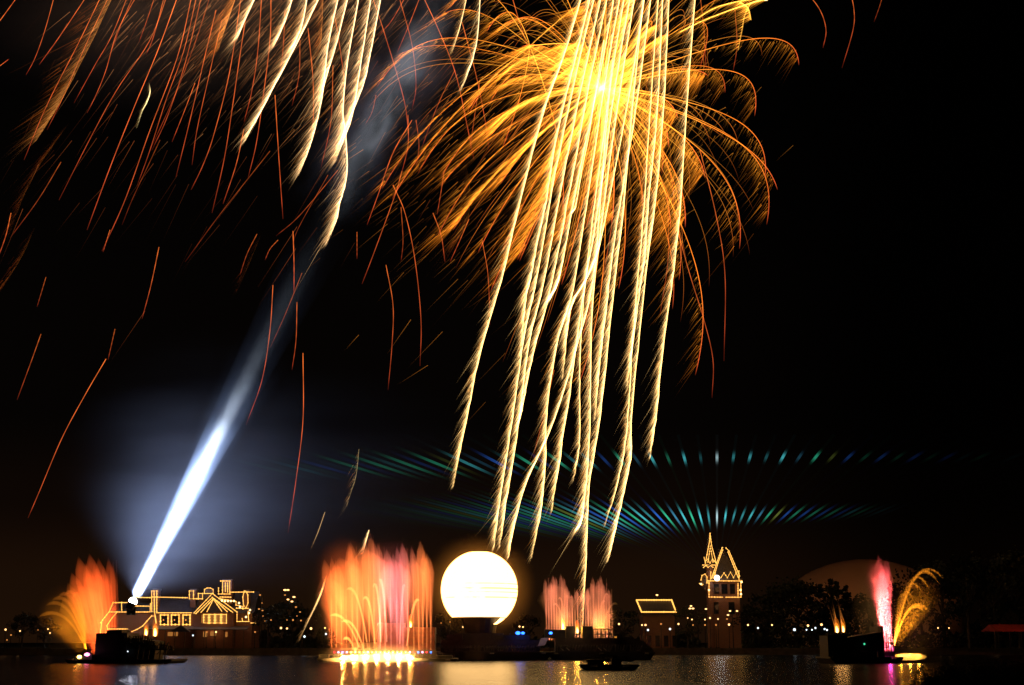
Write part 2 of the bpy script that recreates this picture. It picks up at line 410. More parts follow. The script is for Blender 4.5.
# ---- pavilion on the left
def pavilion():
    Y = 290.0
    X = lambda px: P(px, 612, Y).x
    Z = lambda py: P(512, py, Y).z
    t = thing('lit_pavilion', (X(175), Y, GZ), 'large gabled pavilion outlined in gold light strings on the left shore', 'building')
    g0 = GZ - .2
    # walls
    for a in ((152, 195, 0, 12), (116, 152, .3, 10), (236, 252, .4, 10)):
        MB().box(X(a[0]), X(a[1]), Y+a[2], Y+a[3], g0, Z(613)).build('wall', M['brick'], t)
    MB().box(X(196), X(235), Y-1.5, Y+11, g0, Z(613)).build('bay', M['brick'], t)
    # roofs
    def gable_x(x0, x1, ez, rz, y0, y1, ov=.5):     # ridge running left-right
        ym = (y0+y1)/2
        mb = MB(); mb.add([(x0, y0-ov, ez), (x1, y0-ov, ez), (x1, y1+ov, ez), (x0, y1+ov, ez), (x0, ym, rz), (x1, ym, rz)],
               [(0, 1, 5, 4), (2, 3, 4, 5), (0, 4, 3), (1, 2, 5), (0, 3, 2, 1)])
        mb.build('roof', M['slate'], t)
    gable_x(X(151), X(196), Z(613), Z(597)+.3, Y, Y+12)
    gable_x(X(110), X(151.5), Z(612.5), Z(603)+.2, Y, Y+10)
    gable_x(X(230), X(254), Z(613), Z(592)+.3, Y+.4, Y+10)
    MB().prism([(X(193), Z(613)), (X(238), Z(613)), (X(213), Z(593))], Y-2.0, Y+11.5).build('gable', M['slate'], t)
    # chimneys
    for x0, x1, y0, y1 in ((151.5, 157, 590, 612), (189, 194.5, 590, 600), (221, 230, 580.5, 597), (243, 248, 591, 613)):
        z0, z1 = Z(y1), Z(y0)
        ch = MB().box(X(x0), X(x1), Y+.6 , Y+2.2, z0-1.5, z1).build('chimney', M['brick'], t)
        MB().box(X(x0)-.15, X(x1)+.15, Y+.45, Y+2.35, z1, z1+.25).build('chimney_cap', M['trim'], ch)
    MB().box(X(198), X(203), Y-.2, Y+2, Z(612), Z(593)).build('dormer', M['trim'], t)
    MB().box(X(204), X(213), Y-.1, Y+2, Z(610), Z(588.5)).build('dormer', M['trim'], t)
    # windows with lit rims
    for x0, x1 in ((160.5, 168), (171.5, 179), (183, 190)):
        wd = MB().box(X(x0), X(x1), Y-.12, Y+.1, Z(624.5), Z(615)).build('window', M['glass'], t)
        strings(wd, [R(x0, 615, x1, 624.5)], Y-.25, .13, name='window_lights')
        MB().ball((X((x0+x1)/2), Y-.3, Z(620)), .16, 6, 4).build('lamp_bulb', M['amber'], wd)
    xs = [203, 209, 215, 221, 227]
    for x0, x1 in zip(xs, xs[1:]):
        wd = MB().box(X(x0+.4), X(x1-.4), Y-1.65, Y-1.45, Z(623), Z(614.7)).build('window', M['lit'], t)
        strings(wd, [R(x0+.7, 614.5, x1-.7, 623)], Y-1.8, .11, name='window_lights')
    # veranda
    MB().add([(X(153), Y-.05, Z(626)), (X(250), Y-.05, Z(626)), (X(252), Y-5, Z(629.5)), (X(151), Y-5, Z(629.5)),
              (X(153), Y-.05, Z(626.6)), (X(250), Y-.05, Z(626.6)), (X(252), Y-5, Z(630.2)), (X(151), Y-5, Z(630.2))],
             [(0, 1, 2, 3), (7, 6, 5, 4), (3, 2, 6, 7), (0, 3, 7, 4), (1, 5, 6, 2), (0, 4, 5, 1)]).build('veranda_roof', M['slate'], t)
    for px in np.linspace(153, 249, 11):
        MB().tube([(X(px), Y-4.7, g0), (X(px), Y-4.7, Z(630.1))], .11, 8).build('column', M['trim'], t)
    for (x0, x1, y0, y1) in ((169, 174, 632, 636), (175.5, 179, 632, 636), (206, 210, 631.5, 637), (213, 219, 631.5, 636), (228, 230, 632, 637)):
        MB().box(X(x0), X(x1), Y-1.75 if x0 > 196 else Y-.12, Y, Z(y1), Z(y0)).build('lit_doorway', M['lit'], t)
    MB().prism([(X(178), Z(632)), (X(198), Z(632)), (X(189), Z(625.5))], Y-6.5, Y-5.1).build('porch_gable', M['slate'], t)
    # strings
    strings(t, [
        [(152, 597), (188, 597.8)], [(156, 612.8), (192, 612.8)],
        [(194, 613), (212.3, 593.5), (237, 612)], [(196, 613.5), (212.3, 597.5), (233, 612.5)],
        [(213, 599), (201, 612.2)], [(213, 600), (207, 611.5)], [(214, 600), (222, 611.5)], [(214, 599), (227, 611.5)],
        [(113, 602.6), (131, 602.6)], [(135, 597.4), (150, 597.6)], [(132, 606), (149, 606.2)], [(116.5, 612), (150, 612)],
        [(100.5, 622.7), (109, 612), (117, 611.8)], [(106.5, 626), (112, 618), (117, 612.2)], [(101.5, 622.5), (100.5, 633)], [(107, 626), (108, 633)],
        [(109, 629), (128, 629)], [(156, 622), (155.5, 616), (151.5, 616), (147, 621), (142.7, 626), (137, 629.4), (132, 631.5)], [(121.5, 602.5), (121.7, 610)], [(113, 602.5), (109, 612)],
        R(151.7, 591, 156.8, 611.5), [(154, 591), (154.5, 612), (156, 623)], [(150.5, 604), (150, 612)],
        R(189.4, 591, 193.5, 598.8), [(193.5, 598.8), (203, 598.8)], R(198.3, 593.5, 202.5, 598.8),
        [(204.2, 593.5), (204.6, 589.5), (207, 588), (210.5, 588), (213, 589.5), (213.3, 593.5), (204.2, 593.5)],
        [(220.6, 581), (230, 581)], [(222.5, 581), (222.5, 593)], [(225.3, 583), (225.3, 592)], [(227.6, 583), (227.6, 592)], [(229.6, 581), (229.8, 594)],
        [(218.5, 588), (218.5, 594), (230, 594)],
        [(230, 592.2), (253.5, 592)], [(220, 597), (230.8, 597.2)], [(220, 598.7), (236, 601.5)],
        [(236, 601.5), (236, 605), (243, 606.5), (243, 609)], [(236.5, 608.2), (248, 608.4)],
        [(244.2, 591), (242.8, 597), (243.5, 605), (246, 608), (248, 603), (247.8, 595), (245.8, 591), (244.2, 591)],
        [(237, 614), (237, 621.5), (249, 621.5)], [(248, 611), (248.6, 620)], [(242, 618), (242.5, 621)], [(251, 623), (256, 623)]], Y-2.15, .09)
    # the two arches of bulbs and small scattered ones on the right end
    mb = MB()
    for x, y in ((222, 600.5), (225, 601), (228, 601), (231, 601), (234, 601), (239, 603), (240, 607), (249, 613), (246, 617), (250, 610)):
        MB().ball(P(x, y, Y-2.2), .22, 6, 4).build('bulb', M['goldhot'], t)
    for x, y, e in ((160, 627.5, 90), (212, 627.5, 110), (240, 626, 70)):
        lamp('porch_light', 'POINT', P(x, y+3, Y-3), e*.5, (1, .45, .15), t, shadow_soft_size=.3)
    for x, y, e in ((174, 617, 260), (213, 606, 300), (130, 618, 200), (246, 604, 200)):
        lamp('string_glow', 'POINT', P(x, y, Y-6), e*.22, (1, .45, .15), t, shadow_soft_size=1.0)
pavilion()

# ---- tower on the right
def tower():
    Y = 300.0
    X = lambda px: P(px, 590, Y).x
    Z = lambda py: P(512, py, Y).z
    t = thing('lit_tower', (X(723), Y, GZ), 'tall turreted tower with spire and steep roof outlined in gold lights', 'tower')
    MB().box(X(710.5), X(739.5), Y, Y+6.5, GZ-.2, Z(581)).build('tower_body', M['brick'], t)
    # steep roof, cut off flat at the top
    a = [(X(710), Y-.3, Z(579)), (X(740), Y-.3, Z(579)), (X(740), Y+6.8, Z(579)), (X(710), Y+6.8, Z(579)),
         (X(722.3), Y+2.4, Z(548)), (X(726.3), Y+2.4, Z(548)), (X(726.3), Y+4, Z(548)), (X(722.3), Y+4, Z(548))]
    MB().add(a, [(0, 1, 5, 4), (1, 2, 6, 5), (2, 3, 7, 6), (3, 0, 4, 7), (4, 5, 6, 7), (0, 3, 2, 1)]).build('steep_roof', M['slate'], t)
    MB().box(X(708), X(742), Y-.7, Y+7, Z(581.3), Z(579)).build('cornice', M['trim'], t)
    cz = X(710)
    sp = MB().tube([(cz, Y+.2, GZ-.2), (cz, Y+.2, Z(567))], .75, 12).build('turret', M['brick'], t)
    MB().tube([(cz, Y+.2, Z(568)), (cz, Y+.2, Z(565))], [1.0, 1.35], 12).build('parapet', M['trim'], sp)
    MB().tube([(cz, Y+.2, Z(565)), (cz, Y+.2, Z(533.5))], [1.15, .04], 12).build('spire', M['slate'], sp)
    lt = MB().tube([(X(704), Y-.4, Z(590)), (X(704), Y-.4, Z(583)), (X(704), Y-.4, Z(578)), (X(704), Y-.4, Z(574))], [.25, .75, .75, .1], 10).build('side_turret', M['trim'], t)
    for x0, x1 in ((714, 719), (721.5, 727.5), (730, 735)):
        MB().box(X(x0), X(x1), Y-.08, Y+.1, Z(594), Z(584)).build('window', M['glass'], t)
    for a in (712, 728): MB().box(X(a), X(a+6), Y-.08, Y+.1, Z(614), Z(602)).build('lower_window', M['glass'], t)
    strings(t, [
        [(705.4, 563), (709.6, 541), (710, 533.3)], [(716, 562), (711.5, 545), (710, 533.3)], [(708, 562), (710.4, 546), (713, 562)],
        [(704, 557), (705, 562), (708, 559), (710, 563), (712.5, 559), (716, 563)],
        [(702.7, 565), (715, 565)], [(703.5, 567.4), (706, 565.5), (708, 567.4), (710.5, 565.5), (713, 567.4)],
        [(711.5, 578.4), (722, 548), (722.5, 547.6)], [(713.5, 578), (718, 563), (722.6, 550)], [(726, 548), (729, 551), (739.5, 576)], [(728, 552), (738, 577)],
        [(712, 577.5), (714, 572.5), (717, 577.5)], [(721, 577.5), (724, 573), (727.3, 577.6), (730.5, 572.2), (733.5, 577.6), (736, 573), (738.5, 577.5)],
        [(708, 580.8), (742, 581)], [(738.8, 571), (739, 580)], [(710.8, 572), (710.6, 579)],
        [(709, 581), (709, 597), (723, 597.2)], [(726, 597.2), (741, 597.2)], [(738, 583), (738, 596)], [(740.8, 583), (741, 597)],
        [(701, 580), (702, 575.5), (705, 574), (707, 577), (707, 582)], [(699.5, 583.5), (702, 585), (705, 583), (709, 583)]], Y-.95, .09)
    mb = MB()
    for x, y in ((741.5, 582), (701, 584), (740.5, 590), (741, 594), (709, 590)): MB().ball(P(x, y, Y-1.0), .22, 6, 4).build('bulb', M['goldhot'], t)
    for x, y, e in ((723, 588, 300), (708, 590, 160), (723, 606, 220)):
        lamp('string_glow', 'POINT', P(x, y, Y-4), e*.07, (1, .42, .15), t, shadow_soft_size=.6)
    # projector on the ledge, source of the fan of beams
    o = P(717, 578, Y-1.6)
    pj = thing('beam_projector', o - Vector((0, 0, .5)), 'dazzling white projector on the ledge of the lit tower', 'projector')
    MB().box(o.x-.5, o.x+.5, o.y+.3, o.y+1.1, o.z-.5, o.z+.4).build('housing', M['steel'], pj)
    MB().ball(o, .6, 14, 8, (1, .5, 1)).build('lens', M['whitesoft'], pj)
    lamp('flash', 'POINT', o - Vector((0, 1, 0)), 60, (.85, .95, 1), pj, shadow_soft_size=.4)
    return o
LASER = tower()

# ---- building with a lit roof edge
def lit_roof():
    Y = 285.0
    q = [P(636.4, 600.6, Y+4), P(671.5, 600.6, Y+4), P(676, 612.5, Y), P(641.5, 612.5, Y)]
    t = thing('shore_hall', (P(656, 640, Y).x, Y, GZ), 'low hall whose sloping roof is a lit gold parallelogram outline', 'building')
    th = Vector((0, 0, -.35))
    v = q + [p + th for p in q]
    MB().add(v, [(0, 1, 2, 3), (7, 6, 5, 4), (0, 4, 5, 1), (1, 5, 6, 2), (2, 6, 7, 3), (3, 7, 4, 0)]).build('roof', M['slate'], t)
    MB().box(q[3].x+.3, q[2].x-.3, Y+.3, Y+8, GZ-.2, q[2].z-.36).build('wall', M['brick'], t)
    for k in range(4):
        x = q[3].x + 1 + k*1.75
        MB().box(x, x+.9, Y+.2, Y+.4, GZ+.4, GZ+2.6).build('window', M['glass'], t)
    up = Vector((0, -.12, .12))
    for a, b in zip(q, q[1:] + q[:1]):
        mb = MB().tube([a+up, b+up], .12, 5)
        k = int((b-a).length/.5)
        for i in range(k+1): mb.ball((a+up).lerp(b+up, i/k), random.uniform(.13, .19), 5, 4)
        mb.build('light_string', M['gold'], t)
lit_roof()

# ---- dome
def dome():
    Y = 430.0
    c = P(864, 580, Y); top = P(863, 559.5, Y).z
    rr = P(925, 640, Y).x - c.x
    n = 64; rings = 16; v = []; f = []
    k_ = Y / F; RR = 118 * k_; zc = top - RR; zb = P(863, 606, Y).z
    amax = math.acos((zb - zc) / RR)
    for i in range(rings+1):
        a = amax * (1 - i / rings)
        for k in range(n):
            b = 2*math.pi*k/n
            v.append((c.x + RR*math.sin(a)*math.cos(b), Y + RR*math.sin(a)*math.sin(b), zc + RR*math.cos(a)))
    for i in range(rings):
        for k in range(n):
            f.append((i*n+k, i*n+(k+1) % n, (i+1)*n+(k+1) % n, (i+1)*n+k))
    rr = RR*math.sin(amax); ez = zb
    t = thing('domed_hall', (c.x, Y, GZ), 'huge pale shallow dome dimly lit amber behind the dark trees', 'building')
    MB().add(v, f).build('dome_roof', M['dome'], t, smooth=True)
    mb = MB()
    v = [(c.x + rr*.97*math.cos(2*math.pi*k/n), Y+rr*.97*math.sin(2*math.pi*k/n), z) for z in (GZ-.3, ez+.2) for k in range(n)]
    mb.add(v, [(k, (k+1) % n, n+(k+1) % n, n+k) for k in range(n)]).build('wall', M['plaster'], t)
    lamp('dome_fill', 'SPOT', (c.x-10, Y-110, 40), 3.4e4, (1, .32, .09), t, aim=(c.x, Y, 26), spot_size=.75, spot_blend=.6, shadow_soft_size=2)  # unseen spot in mid-air, added to brighten the dome
dome()

# ---- red canopy at the right edge
def canopy():
    Y = 236.0
    X = lambda px: P(px, 640, Y).x
    Z = lambda py: P(512, py, Y).z
    t = thing('red_canopy', (X(1015), Y+4, GZ), 'long red lit canopy by the water at the right edge', 'canopy')
    x0, x1 = X(998), X(1060)
    MB().add([(x0, Y, Z(631.5)), (x1, Y, Z(631.5)), (x1, Y+4, Z(624)), (x0, Y+4, Z(624)), (x0, Y+8, Z(631)), (x1, Y+8, Z(631))],
             [(0, 1, 2, 3), (3, 2, 5, 4), (0, 3, 4)]).build('canvas_roof', M['redroof'], t)
    for px in (999, 1010, 1022, 1040):
        MB().tube([(X(px), Y+.1, 0.2), (X(px), Y+.1, Z(631.5))], .08, 6).build('post', M['steel'], t)
    lamp('canopy_light', 'SPOT', (X(1019), Y-3.5, Z(624)), 120, (1, .25, .12), t, aim=(X(1019), Y+3, Z(628)), spot_size=2.0, spot_blend=1)
canopy()

# ------------------------------------------------------------------ lamps along the far shore
LAMPS = [  # px, py, colour, size
 (5.6,629.6,'warm',1.1),(11,635,'amber',.8),(7,640,'amber',.7),(20,631,'warm',.8),(48,629,'warm',.8),(50,633,'warm',.8),(38,630,'amber',.6),
 (193,635.4,'cool',1.0),(207,632,'amber',.8),(216,632,'warm',1.1),(255,632,'amber',.9),(265,621,'amber',.5),(271,620,'amber',.8),
 (281,628,'warm',1.2),(287,628.5,'warm',1.0),(293,620,'amber',1.0),(301,620.5,'amber',.9),(287,620,'amber',.6),(311,628.5,'warm',1.3),(304.5,636.6,'cool',1.2),(325,628,'warm',.9),(326,634,'cool',1.1),
 (441,623,'amber',.6),(450,622,'amber',.6),(463,627,'warm',.9),(496,626,'amber',.9),(519.5,626.5,'warm',.9),(523,627,'warm',.9),
 (619,624,'warm',1.1),(642,625,'warm',.9),(645.5,625,'warm',1.1),(648,630,'cool',1.1),(661,624,'amber',.9),(670,629,'cool',1.2),(678.5,624,'warm',1.0),
 (687.5,618,'warm',1.0),(692,619.5,'warm',.9),(693,625,'amber',.9),(705,619.5,'warm',.9),(705,625,'amber',1.0),(710,618,'warm',1.1),(718,619,'warm',1.0),(716,625,'amber',1.0),(729,624.6,'warm',1.3),
 (748,625,'warm',1.0),(758,628,'cool',1.0),(772,625,'warm',.9),(794.5,629.6,'cool',1.5),(808,625.6,'warm',1.2),(806.5,629.8,'cool',.8),(812,629.8,'cool',.9),(815.4,627.7,'cool',1.0),(821.5,624.6,'warm',1.3),(824.6,629,'cool',1.0),(827,630,'cool',1.0),
 (859.5,626,'amber',.5),(938,628,'warm',.8),(949,628,'warm',.7),(995,629,'warm',1.0)]
ZN = [(60, 'left of the orange fountain'), (260, 'before the lit pavilion'), (330, 'between pavilion and big fountain'), (480, 'behind the left of the globe'),
      (600, 'between globe and pink fountain'), (684, 'around the lit roof outline'), (740, 'at the foot of the tower'), (830, 'between tower and right barge'), (1100, 'behind the right fountain')]
def lamp_post():
    COLN = {'warm': 'warm yellow', 'cool': 'cool white', 'amber': 'dim amber'}
    byz = {}
    for L_ in sorted(LAMPS):
        z = next(n for lim, n in ZN if L_[0] < lim)
        byz.setdefault((z, L_[2]), []).append(L_)
    meshes = {}
    for (z, c), ls in byz.items():
        for i, (px, py, cc, s) in enumerate(ls):
            Y = 252.0 + (7 if py < 622 else 0)
            if z.startswith('at the foot'): Y = 286.0
            if z.startswith('before the lit'): Y = 270
            p = P(px, py, Y)
            lab = f'{COLN[c]} lamp on the shore {z}' + ('' if len(ls) == 1 else f', {ordinal(i)} such from left')
            root = thing('shore_lamp', (p.x, p.y, GZ), lab, 'street lamp', 'lamps along the far shore')
            h = p.z - GZ
            key = (round(h, 1), c, s)
            if key not in meshes:
                a = MB().tube([(0, 0, -.1), (0, 0, .3), (0, 0, .32), (0, 0, h-.2)], [.16, .14, .06, .05], 6)
                ma = bpy.data.meshes.new('pole'); ma.from_pydata(a.v, [], a.f); ma.materials.append(M['steel'])
                b = MB().ball((0, 0, h), .165*s, 8, 6)
                mb_ = bpy.data.meshes.new('lamp_globe'); mb_.from_pydata([tuple(v) for v in b.v], [], b.f); mb_.materials.append(M[c])
                meshes[key] = (ma, mb_)
            for nm, me in zip(('pole', 'lamp_globe'), meshes[key]):
                o = bpy.data.objects.new(nm, me); COL.objects.link(o); o.parent = root
lamp_post()
# festoon of amber lights in a tree, and hanging lights near the tower
def festoon(name, label, pts, Y, post, grp=None):
    a = P(*post, Y)
    t = thing(name, (a.x, Y, GZ), label, 'festoon')
    MB().tube([(a.x, Y, GZ-.1), (a.x, Y, max(P(x, y, Y).z for x, y, s in pts))], [.12, .05], 6).build('mast', M['steel'], t)
    ps = [P(x, y, Y-.3) for x, y, s in pts]
    MB().tube(ps, .02, 4).build('cable', M['steel'], t)
    for p, (x, y, s) in zip(ps, pts):
        MB().ball(p, .17*s, 6, 5, (1.5, 1, .8)).build('bulb', M['warm'] if s > .9 else M['amber'], t)
festoon('light_festoon', 'zigzag string of small amber lights hanging in the dark trees left of the big fountain',
        [(285, 590, 1.3), (288, 590, 1.2), (285, 595, .8), (288, 599.5, 1.1), (292, 601.5, 1.1), (294, 597, 1.2), (296, 607, .9), (300, 612, .8), (297, 616, .6)], 282, (291, 630))
festoon('light_festoon', 'loose string of faint amber lights beside the right end of the lit pavilion', [(260, 595, .9), (262, 603, .6), (259, 609, .9), (262.5, 610.5, .8), (263, 616, .6)], 280, (261, 630))
festoon('light_festoon', 'cluster of warm lights hanging just left of the lit tower', [(691, 606, 1.0), (690, 608.5, 1.1), (693, 608.5, 1.1), (706, 609, 1.0)], 283, (698, 630))
festoon('light_festoon', 'short string of warm lights hanging on the right of the lit tower', [(737, 611, 1.0), (730, 611, 1.0), (728, 615, 1.0), (727, 619, .8)], 284, (733, 630))
festoon('light_festoon', 'single warm light on a thin mast above the lit roof outline', [(657, 595, 1.1), (657.2, 596, .5)], 292, (657, 630))

# ------------------------------------------------------------------ searchlight, its beam in the smoke
def searchlight():
    Y = 282.0
    o = P(130, 607, Y)
    t = thing('searchlight', (o.x, o.y, o.z-1.2), 'dazzling white searchlight on the roof edge of the lit pavilion', 'searchlight')
    tip = P(441, 0, Y)
    d = (tip - o).normalized()
    MB().tube([o - d*.6, o - d*.4, o + d*1.0], [.3, .8, .9], 14).build('drum', M['steel'], t)
    MB().box(o.x-.9, o.x+.9, Y+1.0, Y+1.3, o.z-1.6, o.z).box(o.x-.2, o.x+.2, Y, Y+1.2, o.z-1.6, o.z-1.2).build('yoke', M['steel'], t)
    MB().ball(o + d*1.15, .85, 14, 8).build('lens', M['white'], t)
    lamp('beam_light', 'SPOT', o + d*2.1, 3.2e7, (.80, .89, 1.0), t, aim=tip, spot_size=math.radians(4.7), spot_blend=1.0, shadow_soft_size=.8)
    lamp('beam_glow_fill', 'SPOT', o + d*2.1, 3.6e6, (.45, .60, 1.0), t, aim=tip, spot_size=math.radians(14), spot_blend=1.0, shadow_soft_size=.8)  # extra wider spot, added for the soft glow hugging the beam
    lamp('halo_fill', 'SPOT', o + d*2, 2.2e5, (.48, .60, 1.0), t, aim=tip, spot_size=math.radians(138), spot_blend=1.0, shadow_soft_size=1.0)  # added wide lamp, stands in for light scattered out of the beam
    # smoke drifting through the beam
    Ln = (tip - o).length + 8
    n = 20; v = []; f = []
    for z, r in ((2.0, 1.0), (Ln, 1.0 + Ln*math.tan(math.radians(3.4)))):
        v += [(r*math.cos(2*math.pi*k/n), r*math.sin(2*math.pi*k/n), z) for k in range(n)]
    f = [(k, (k+1) % n, n+(k+1) % n, n+k) for k in range(n)] + [tuple(range(n-1, -1, -1)), tuple(range(n, 2*n))]
    me = bpy.data.meshes.new('searchlight_beam'); me.from_pydata(v, [], f)
    m, nt_ = mat_new('smoke_in_beam'); L = nt_.links.new
    out = nt_.nodes.new("ShaderNodeOutputMaterial"); vo = nt_.nodes.new("ShaderNodeVolumePrincipled")
    vo.inputs["Color"].default_value = (.85, .92, 1, 1)
    tc = nt_.nodes.new("ShaderNodeTexCoord"); sp = nt_.nodes.new("ShaderNodeSeparateXYZ"); L(tc.outputs["Object"], sp.inputs[0])
    dv = nt_.nodes.new("ShaderNodeMath"); dv.operation = 'DIVIDE'; dv.inputs[1].default_value = Ln; L(sp.outputs["Z"], dv.inputs[0])
    rp = nt_.nodes.new("ShaderNodeValToRGB"); L(dv.outputs[0], rp.inputs[0]); el = rp.color_ramp.elements
    st = [(0, .35), (.12, .7), (.19, .9), (.225, .55), (.275, .075), (.35, .022), (.43, .010), (.49, .006), (.53, .003), (.58, .001), (.66, .001), (.74, .004), (.84, .010), (.93, .007), (1.0, .02)]
    el[0].position = 0; el[0].color = (.35,)*3 + (1,); el[1].position = 1; el[1].color = (.006,)*3 + (1,)
    for p_, c_ in st[1:-1]:
        q = el.new(p_); q.color = (c_,)*3 + (1,)
    ns = nt_.nodes.new("ShaderNodeTexNoise"); ns.inputs["Scale"].default_value = .12; ns.inputs["Detail"].default_value = 3; L(tc.outputs["Object"], ns.inputs["Vector"])
    mr = nt_.nodes.new("ShaderNodeMapRange"); mr.inputs["From Min"].default_value = .3; mr.inputs["From Max"].default_value = .65; mr.inputs["To Min"].default_value = .6; mr.inputs["To Max"].default_value = 1.1
    L(ns.outputs["Fac"], mr.inputs["Value"])
    mu = nt_.nodes.new("ShaderNodeMath"); mu.operation = 'MULTIPLY'; L(rp.outputs[0], mu.inputs[0]); L(mr.outputs[0], mu.inputs[1])
    m2 = nt_.nodes.new("ShaderNodeMath"); m2.operation = 'MULTIPLY'; m2.inputs[1].default_value = .05; L(mu.outputs[0], m2.inputs[0])
    L(m2.outputs[0], vo.inputs["Density"]); L(vo.outputs[0], out.inputs["Volume"])
    me.materials.append(m)
    b = bpy.data.objects.new('searchlight_beam', me); COL.objects.link(b); b.location = o
    b.rotation_euler = d.to_track_quat('Z', 'Y').to_euler()
    tag(b, 'smoke lit blue white inside the long slanting searchlight beam', 'light beam', kind='stuff')
    return o, d
SL, SLD = searchlight()

def smoke(label, px, py, Y, rx, ry, rz, mat, name='smoke_cloud', rot=0):
    me = bpy.data.meshes.new(name)
    mb = MB().ball((0, 0, 0), 1.0, 20, 12)
    me.from_pydata([tuple(v) for v in mb.v], [], mb.f); me.materials.append(mat)
    o = bpy.data.objects.new(name, me); COL.objects.link(o)
    o.location = P(px, py, Y); s = Y / F
    o.scale = (rx*s, ry*s, rz*s); o.rotation_euler = (0, rot, 0)
    tag(o, label, 'smoke', kind='stuff')
    return o
SM_HALO = smoke_mat('blue_lit_smoke', (.9, .94, 1), .019, 1.3, .28, .78, 2.4, (.45, .45, 1.8))
SM_TOP = smoke_mat('grey_smoke', (.85, .85, .85), .026, 3.2, .46, .66, 1.4, (1, 1, 1))
smoke('bluish smoke glowing round the lower half of the searchlight beam', 200, 478, 282, 165, 100, 165, SM_HALO)
smoke('grey smoke cloud where the searchlight beam meets the falling comets', 392, 75, 282, 95, 60, 190, SM_TOP, rot=.45)
smoke('very thin blue grey haze between searchlight and big fountain', 300, 500, 282, 230, 70, 150, smoke_mat('thin_haze', (.8, .88, 1), .006, 1.6, .25, .75, 1.5, (.4, .4, 1.8)))
smoke('wide thin brown smoke behind the ember rain at upper left', 190, 10, 262, 300, 60, 130, smoke_mat('brown_smoke', (.9, .85, .8), .013, 1.8, .3, .7, 1.3))

# ------------------------------------------------------------------ the glowing globe on its barge
GY = depth_of_water(660.5)
def barge(name, label, x0, x1, wl, Y, deck, depthm=7.0, cat='barge'):
    """flat hull with raked ends, waterline at pixel row wl, deck at pixel row deck"""
    X = lambda px, py=650: P(px, py, Y).x
    zd = P(512, deck, Y).z
    t = thing(name, ((X(x0)+X(x1))/2, Y+depthm/2, 0), label, cat)
    a, b = X(x0), X(x1)
    MB().prism([(a, zd-.15), (a+.9, -.4), (b-.9, -.4), (b, zd-.15), (b, zd), (a, zd)], Y, Y+depthm).build('hull', M['hull'], t)
    mb = MB()
    for x in np.linspace(a+.3, b-.3, max(3, int((b-a)/1.6))):
        mb.tube([(x, Y+.15, zd), (x, Y+.15, zd+.45)], .02, 4)
    mb.tube([(a+.3, Y+.15, zd+.55), (b-.3, Y+.15, zd+.55)], .02, 4)
    mb.build('railing', M['steel'], t)
    for x in np.linspace(a+1, b-1, max(2, int((b-a)/4))):
        MB().tube([(x-.25, Y-.15, zd-.25), (x+.25, Y-.15, zd-.25)], .16, 8).build('fender', M['tube'], t)
    return t, X, (lambda py: P(512, py, Y).z), zd
def mortar_rack(parent, x, y, z, n, lean, h=.9, r=.09):
    """a rack of firing tubes"""
    mb = MB().box(x-.08, x+n*.26-.1, y-.15, y+.15, z, z+.12).box(x-.08, x+n*.26-.1, y-.15, y+.15, z+h*.55, z+h*.55+.07)
    for i in range(n):
        a = lean * (i - (n-1)/2) / max(1, n) + lean*.4
        mb.tube([(x+i*.26, y, z), (x+i*.26+math.sin(a)*h, y, z+math.cos(a)*h)], r, 7)
    mb.build('mortar_rack', M['tube'], parent)

